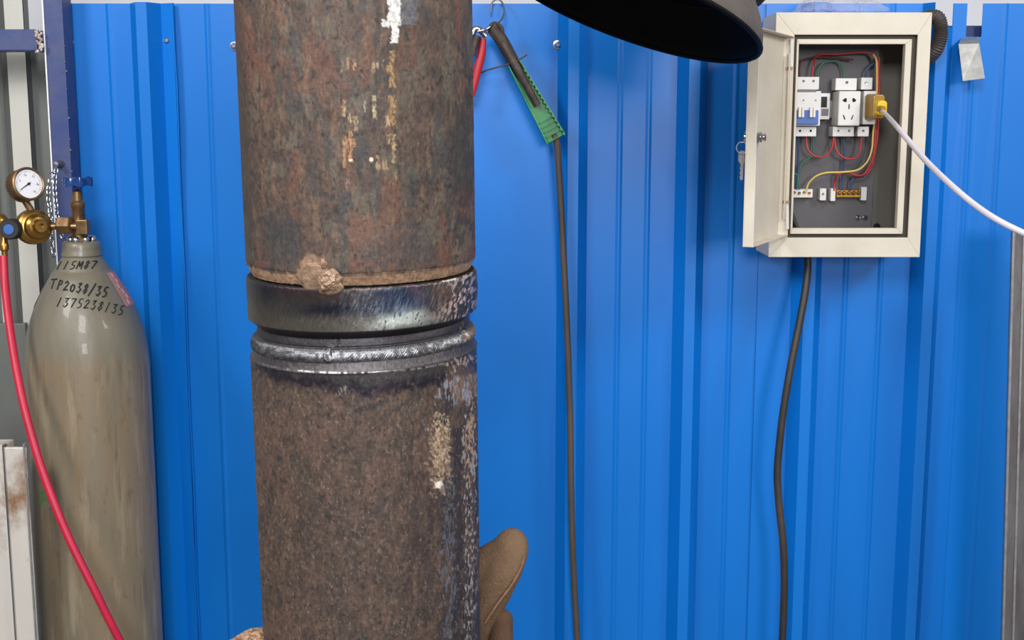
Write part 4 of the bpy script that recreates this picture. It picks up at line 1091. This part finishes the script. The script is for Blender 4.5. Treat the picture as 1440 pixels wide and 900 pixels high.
# green channel body: tapered half shell with side walls
gb = MB(); wd_ = lambda t_: .0095 + .0105*t_
secs = []
for k in range(13):
    t_ = .28 + .72*k/12; c = pa + d_*(Lh*t_); w = wd_(t_); h = .012+.004*t_
    ring = [c - s_*w - fy*h*.2, c - s_*w + fy*h, c - s_*(w-.003) + fy*h, c - s_*(w-.003) + fy*(h*.35), c + s_*(w-.003) + fy*(h*.35), c + s_*(w-.003) + fy*h, c + s_*w + fy*h, c + s_*w - fy*h*.2]
    secs.append(len(gb.v)); gb.v += ring
for a, b in zip(secs, secs[1:]):
    for k in range(8): gb.f.append((a+k, a+(k+1) % 8, b+(k+1) % 8, b+k))
gb.f.append(tuple(secs[0]+k for k in range(8))); gb.f.append(tuple(secs[-1]+k for k in range(8)))
gb.build('handle', M['green'], eh, smooth=25, bevel=.0008, label='green ribbed handle')
rb = MB()
for k in range(15):
    t_ = .40 + .59*k/14; c = pa + d_*(Lh*t_) + fy*(.0145+.004*t_); w = wd_(t_)
    rb.box(c + s_*(w-.0035), (.0030, .004, .0045), Matrix((d_.cross(fy), fy, d_)).transposed())
    if t_ > .78: rb.box(c - fy*.008, (2*w-.008, .003, .0022), Matrix((s_, fy, d_)).transposed())
rb.build('grip_ribs', M['green'], eh, smooth=0, bevel=.0005)
# jaw with eye and lever
jw = MB(); jw.tube([pa - d_*.006 - s_*.004, pa + d_*.02, pa + d_*(Lh*.3), pa + d_*(Lh*.45)], .012, 14, 6, rfun=lambda t_: .0115 + .003*math.sin(t_*2.6) - .004*t_)
jo = jw.build('jaw', M['char'], eh, smooth=60, label='charred brown jaw')
MB().tube([pa + (s_*math.cos(a) - d_*math.sin(a)*1.25)*.0105 + fy*.004 + d_*.002 for a in [2*math.pi*k/20 for k in range(20)]], .0042, 8, 1, closed=True).build('jaw_eye', M['char'], jo)
lv = MB(); p0 = pa + d_*.03 + fy*.016; lv.tube([p0, p0 + d_*(Lh*.18) + fy*.006, p0 + d_*(Lh*.36) + fy*.004, p0 + d_*(Lh*.56) + fy*.000], .008, 10, 6, rfun=lambda t_: .0088 - .0024*t_)
lv.build('lever', M['char'], eh, smooth=60, label='dark squeeze lever')
MB().tube([q_(670, 106, 2.385), q_(684, 99, 2.36), q_(705, 93, 2.345), q_(722, 88, 2.345), q_(741, 77, 2.35)], .0016, 7, 5).build('electrode_stub', M['cable_brown'], eh, smooth=60, label='thin bent brown electrode wire')
# hook over sheet edge
MB().tube([q_(690, 18, 2.40), q_(692, 4, 2.405), q_(700, -1, 2.405), q_(707, 5, 2.40), q_(709, 16, 2.385), q_(705, 28, 2.37), q_(697, 34, 2.355), q_(694, 38, 2.350)], .0016, 8, 6).build('hanging_hook', M['steel_grey'], smooth=60, label='thin bent wire hook over the top edge of the blue wall', cat='hook')
wc = [(778,188,2.36),(783,200,2.36),(785,225,2.365),(789,290,2.37),(792,350,2.37),(796,430,2.37),(799,500,2.37),(802,600,2.37),(803,680,2.37),(805,760,2.37),(808,830,2.37),(812,900,2.37),(818,1000,2.37),(822,1300,2.38)]
MB().tube([pY(*p) for p in wc], .0062, 12, 8, rfun=lambda t_: .0078 if t_ < .05 else .0062).build('welding_cable', M['cable_brown'], smooth=60, label='long dusty black cable hanging straight down from the green electrode holder', cat='cable')
# red handled clamp half hidden by the pipe
rc_ = empty('ground_clamp', q_(676, 60, 2.36), 'steel clamp with red handle hanging half hidden behind the pipe at top', 'clamp')
MB().tube([q_(679, 54), q_(677, 75), q_(671, 100), q_(663, 135)], .0085, 12, 6, rfun=lambda t_: .0062+.0022*math.sin(t_*3)).build('red_handle', M['hose_dark'], rc_, smooth=60, label='red rubber handle')
cl = MB(); cl.tube([q_(660, 70), q_(664, 50), q_(670, 40), q_(679, 46), q_(684, 52)], .006, 10, 5); cl.tube([q_(672, 44, 2.345), q_(682, 42, 2.345), q_(688, 38, 2.35)], .003, 8, 3)
cl.build('clamp_jaw', M['chrome'], rc_, smooth=60)
MB().tube([q_(672, 50, 2.35), q_(668, 62, 2.35), q_(664, 78, 2.35)], .007, 10, 4).build('clamp_spring', M['char'], rc_, smooth=60)

# ================================================================== HOOD (top right)
HZ = 1.75
hc = pz(882, 10, HZ); a_px = 196/F*HZ
dmaj = (RT*.943 - UP*.333)
phi_t = math.asin(46/196)                           # opening seen slightly from below
vd = ray(882, 10).normalized(); rr1 = (RT - vd*RT.dot(vd)).normalized(); uu1 = rr1.cross(vd).normalized(); uu1 = uu1 if uu1.z > 0 else -uu1
dmaj = (rr1*.943 - uu1*.333).normalized(); upi = (rr1*.333 + uu1*.943).normalized()
axis = (upi*math.cos(phi_t) + vd*math.sin(phi_t)).normalized()  # away from mouth; tilted back
Rh = a_px
hood = empty('extraction_hood', hc, 'black flared hood hanging into the top of the view beside the electrical box', 'hood')
prf_o = [(Rh, 0), (Rh*1.006, .004), (Rh*.985, .018), (Rh*.93, .038), (Rh*.85, .060), (Rh*.80, .072)]
prf_i = [(Rh*.79, .072), (Rh*.84, .060), (Rh*.92, .038), (Rh*.972, .018), (Rh*.985, .003), (Rh, 0)]
mb = MB(); mb.lathe(hc, axis, prf_o, 120, u=dmaj); mb.build('outer_shell', M['hood_out'], hood, smooth=60, label='brown-grey dusty outer shell')
mb = MB(); mb.lathe(hc, axis, prf_i[::-1] [:] , 120, u=dmaj); mb.lathe(hc, axis, [(Rh*.79, .072), (Rh*.5, .10), (0, .11)], 120, u=dmaj); mb.build('inner_lining', M['hood_in'], hood, smooth=60, label='black inner lining')
mb = MB(); mb.tube([hc + (dmaj*math.cos(k/60*2*math.pi) + axis.cross(dmaj)*math.sin(k/60*2*math.pi))*Rh for k in range(60)], .0035, 8, 1, closed=True); mb.build('rim', M['hood_in'], hood, smooth=60)
mb = MB(); mb.lathe(hc, axis, [(Rh*.80,.066),(Rh*.90,.070),(Rh*.93,.082),(Rh*.93,.16),(Rh*.6,.24),(Rh*.35,.30),(Rh*.35,1.5)], 80, u=dmaj); mb.build('upper_shell', M['hood_out'], hood, smooth=40)

# ================================================================== GLOVES
def capsule_chain(mb, pts, rads, n=16):
    for (p, r) in zip(pts, rads): mb.sphere(p, r, 8)
    for i in range(len(pts)-1):
        k = 6
        for j in range(1, k): mb.sphere(pts[i].lerp(pts[i+1], j/k), rads[i]+(rads[i+1]-rads[i])*j/k, 7)
def glove(name, chains, m, label, voxel=.003, disp=.001):
    mb = MB()
    for pts, rads in chains: capsule_chain(mb, pts, rads)
    return mb
gz = 1.36
def g_(x, y, dz=0.): return pz(x, y, gz+dz)
glv = empty('welding_glove', pz(700, 950, gz), 'tan suede welding glove gripping the pipe from behind at lower right', 'glove')
mb = glove('', [
    ([g_(660, 905, .02), g_(668, 868, .005), g_(690, 828, -.002), g_(706, 798, -.004), g_(717, 774, -.004), g_(720, 765, -.004)], [.026, .0255, .0245, .0235, .0210, .0180]),
    ([g_(660, 850, .01), g_(676, 815, .004), g_(684, 795, .002), g_(704, 778, -.002)], [.026, .026, .0215, .0170]),
    ([g_(660, 860, .045), g_(668, 820, .05), g_(668, 796, .05)], [.026, .0235, .018]),
    ([g_(640, 900, .06), g_(640, 860, .07), g_(600, 850, .075)], [.035, .032, .02]),
    ([g_(640, 960, .05), g_(650, 1000, .04), g_(650, 1080, .03)], [.04, .038, .042]),
    ([g_(640, 830, .07), g_(590, 835, .075), g_(540, 842, .06)], [.016, .015, .013]),
    ([g_(640, 870, .07), g_(590, 878, .078), g_(540, 885, .062)], [.016, .015, .013]),
    ([g_(640, 915, .07), g_(590, 925, .078), g_(545, 930, .062)], [.016, .015, .013])], M['glove'], '')
gm = mb.build('palm_and_thumb', M['glove'], glv, smooth=80)
md = gm.modifiers.new('fuse', 'REMESH'); md.mode = 'VOXEL'; md.voxel_size = .0028; md.use_smooth_shade = True
sm_ = gm.modifiers.new('soft', 'SMOOTH'); sm_.iterations = 6; sm_.factor = .6
mb = MB(); capsule_chain(mb, [pz(706, 872, gz-.002), pz(704, 905, gz-.004), pz(690, 950, gz), pz(660, 1000, gz+.01)], [.0125, .0145, .018, .02])
gm2 = mb.build('index_finger', M['glove_d'], glv, smooth=80, label='darker brown finger below the thumb')
md = gm2.modifiers.new('fuse', 'REMESH'); md.mode = 'VOXEL'; md.voxel_size = .0025; md.use_smooth_shade = True
MB().tube([pz(739, 776, gz-.012), pz(733, 798, gz-.018), pz(721, 820, gz-.0225), pz(708, 838, gz-.0255), pz(696, 854, gz-.0265), pz(682, 876, gz-.0245)], .0014, 6, 8).build('thumb_seam', M['seam'], glv, smooth=60)
g2 = empty('welding_glove', pz(345, 950, 1.26), 'pale rough suede glove tip at the bottom edge left of the pipe', 'glove')
mb = MB(); z2 = 1.255
def h_(x, y, dz=0.): return pz(x, y, z2+dz)
capsule_chain(mb, [h_(382, 908, .03), h_(358, 913, .01), h_(338, 925, .0), h_(330, 960, .0), h_(330, 1040, .01)], [.020, .0215, .0215, .028, .032])
capsule_chain(mb, [h_(395, 950, .05), h_(358, 950, .02), h_(340, 990, .01)], [.018, .02, .03])
gm = mb.build('suede_shell', M['glove_l'], g2, smooth=80)
md = gm.modifiers.new('fuse', 'REMESH'); md.mode = 'VOXEL'; md.voxel_size = .0025; md.use_smooth_shade = True
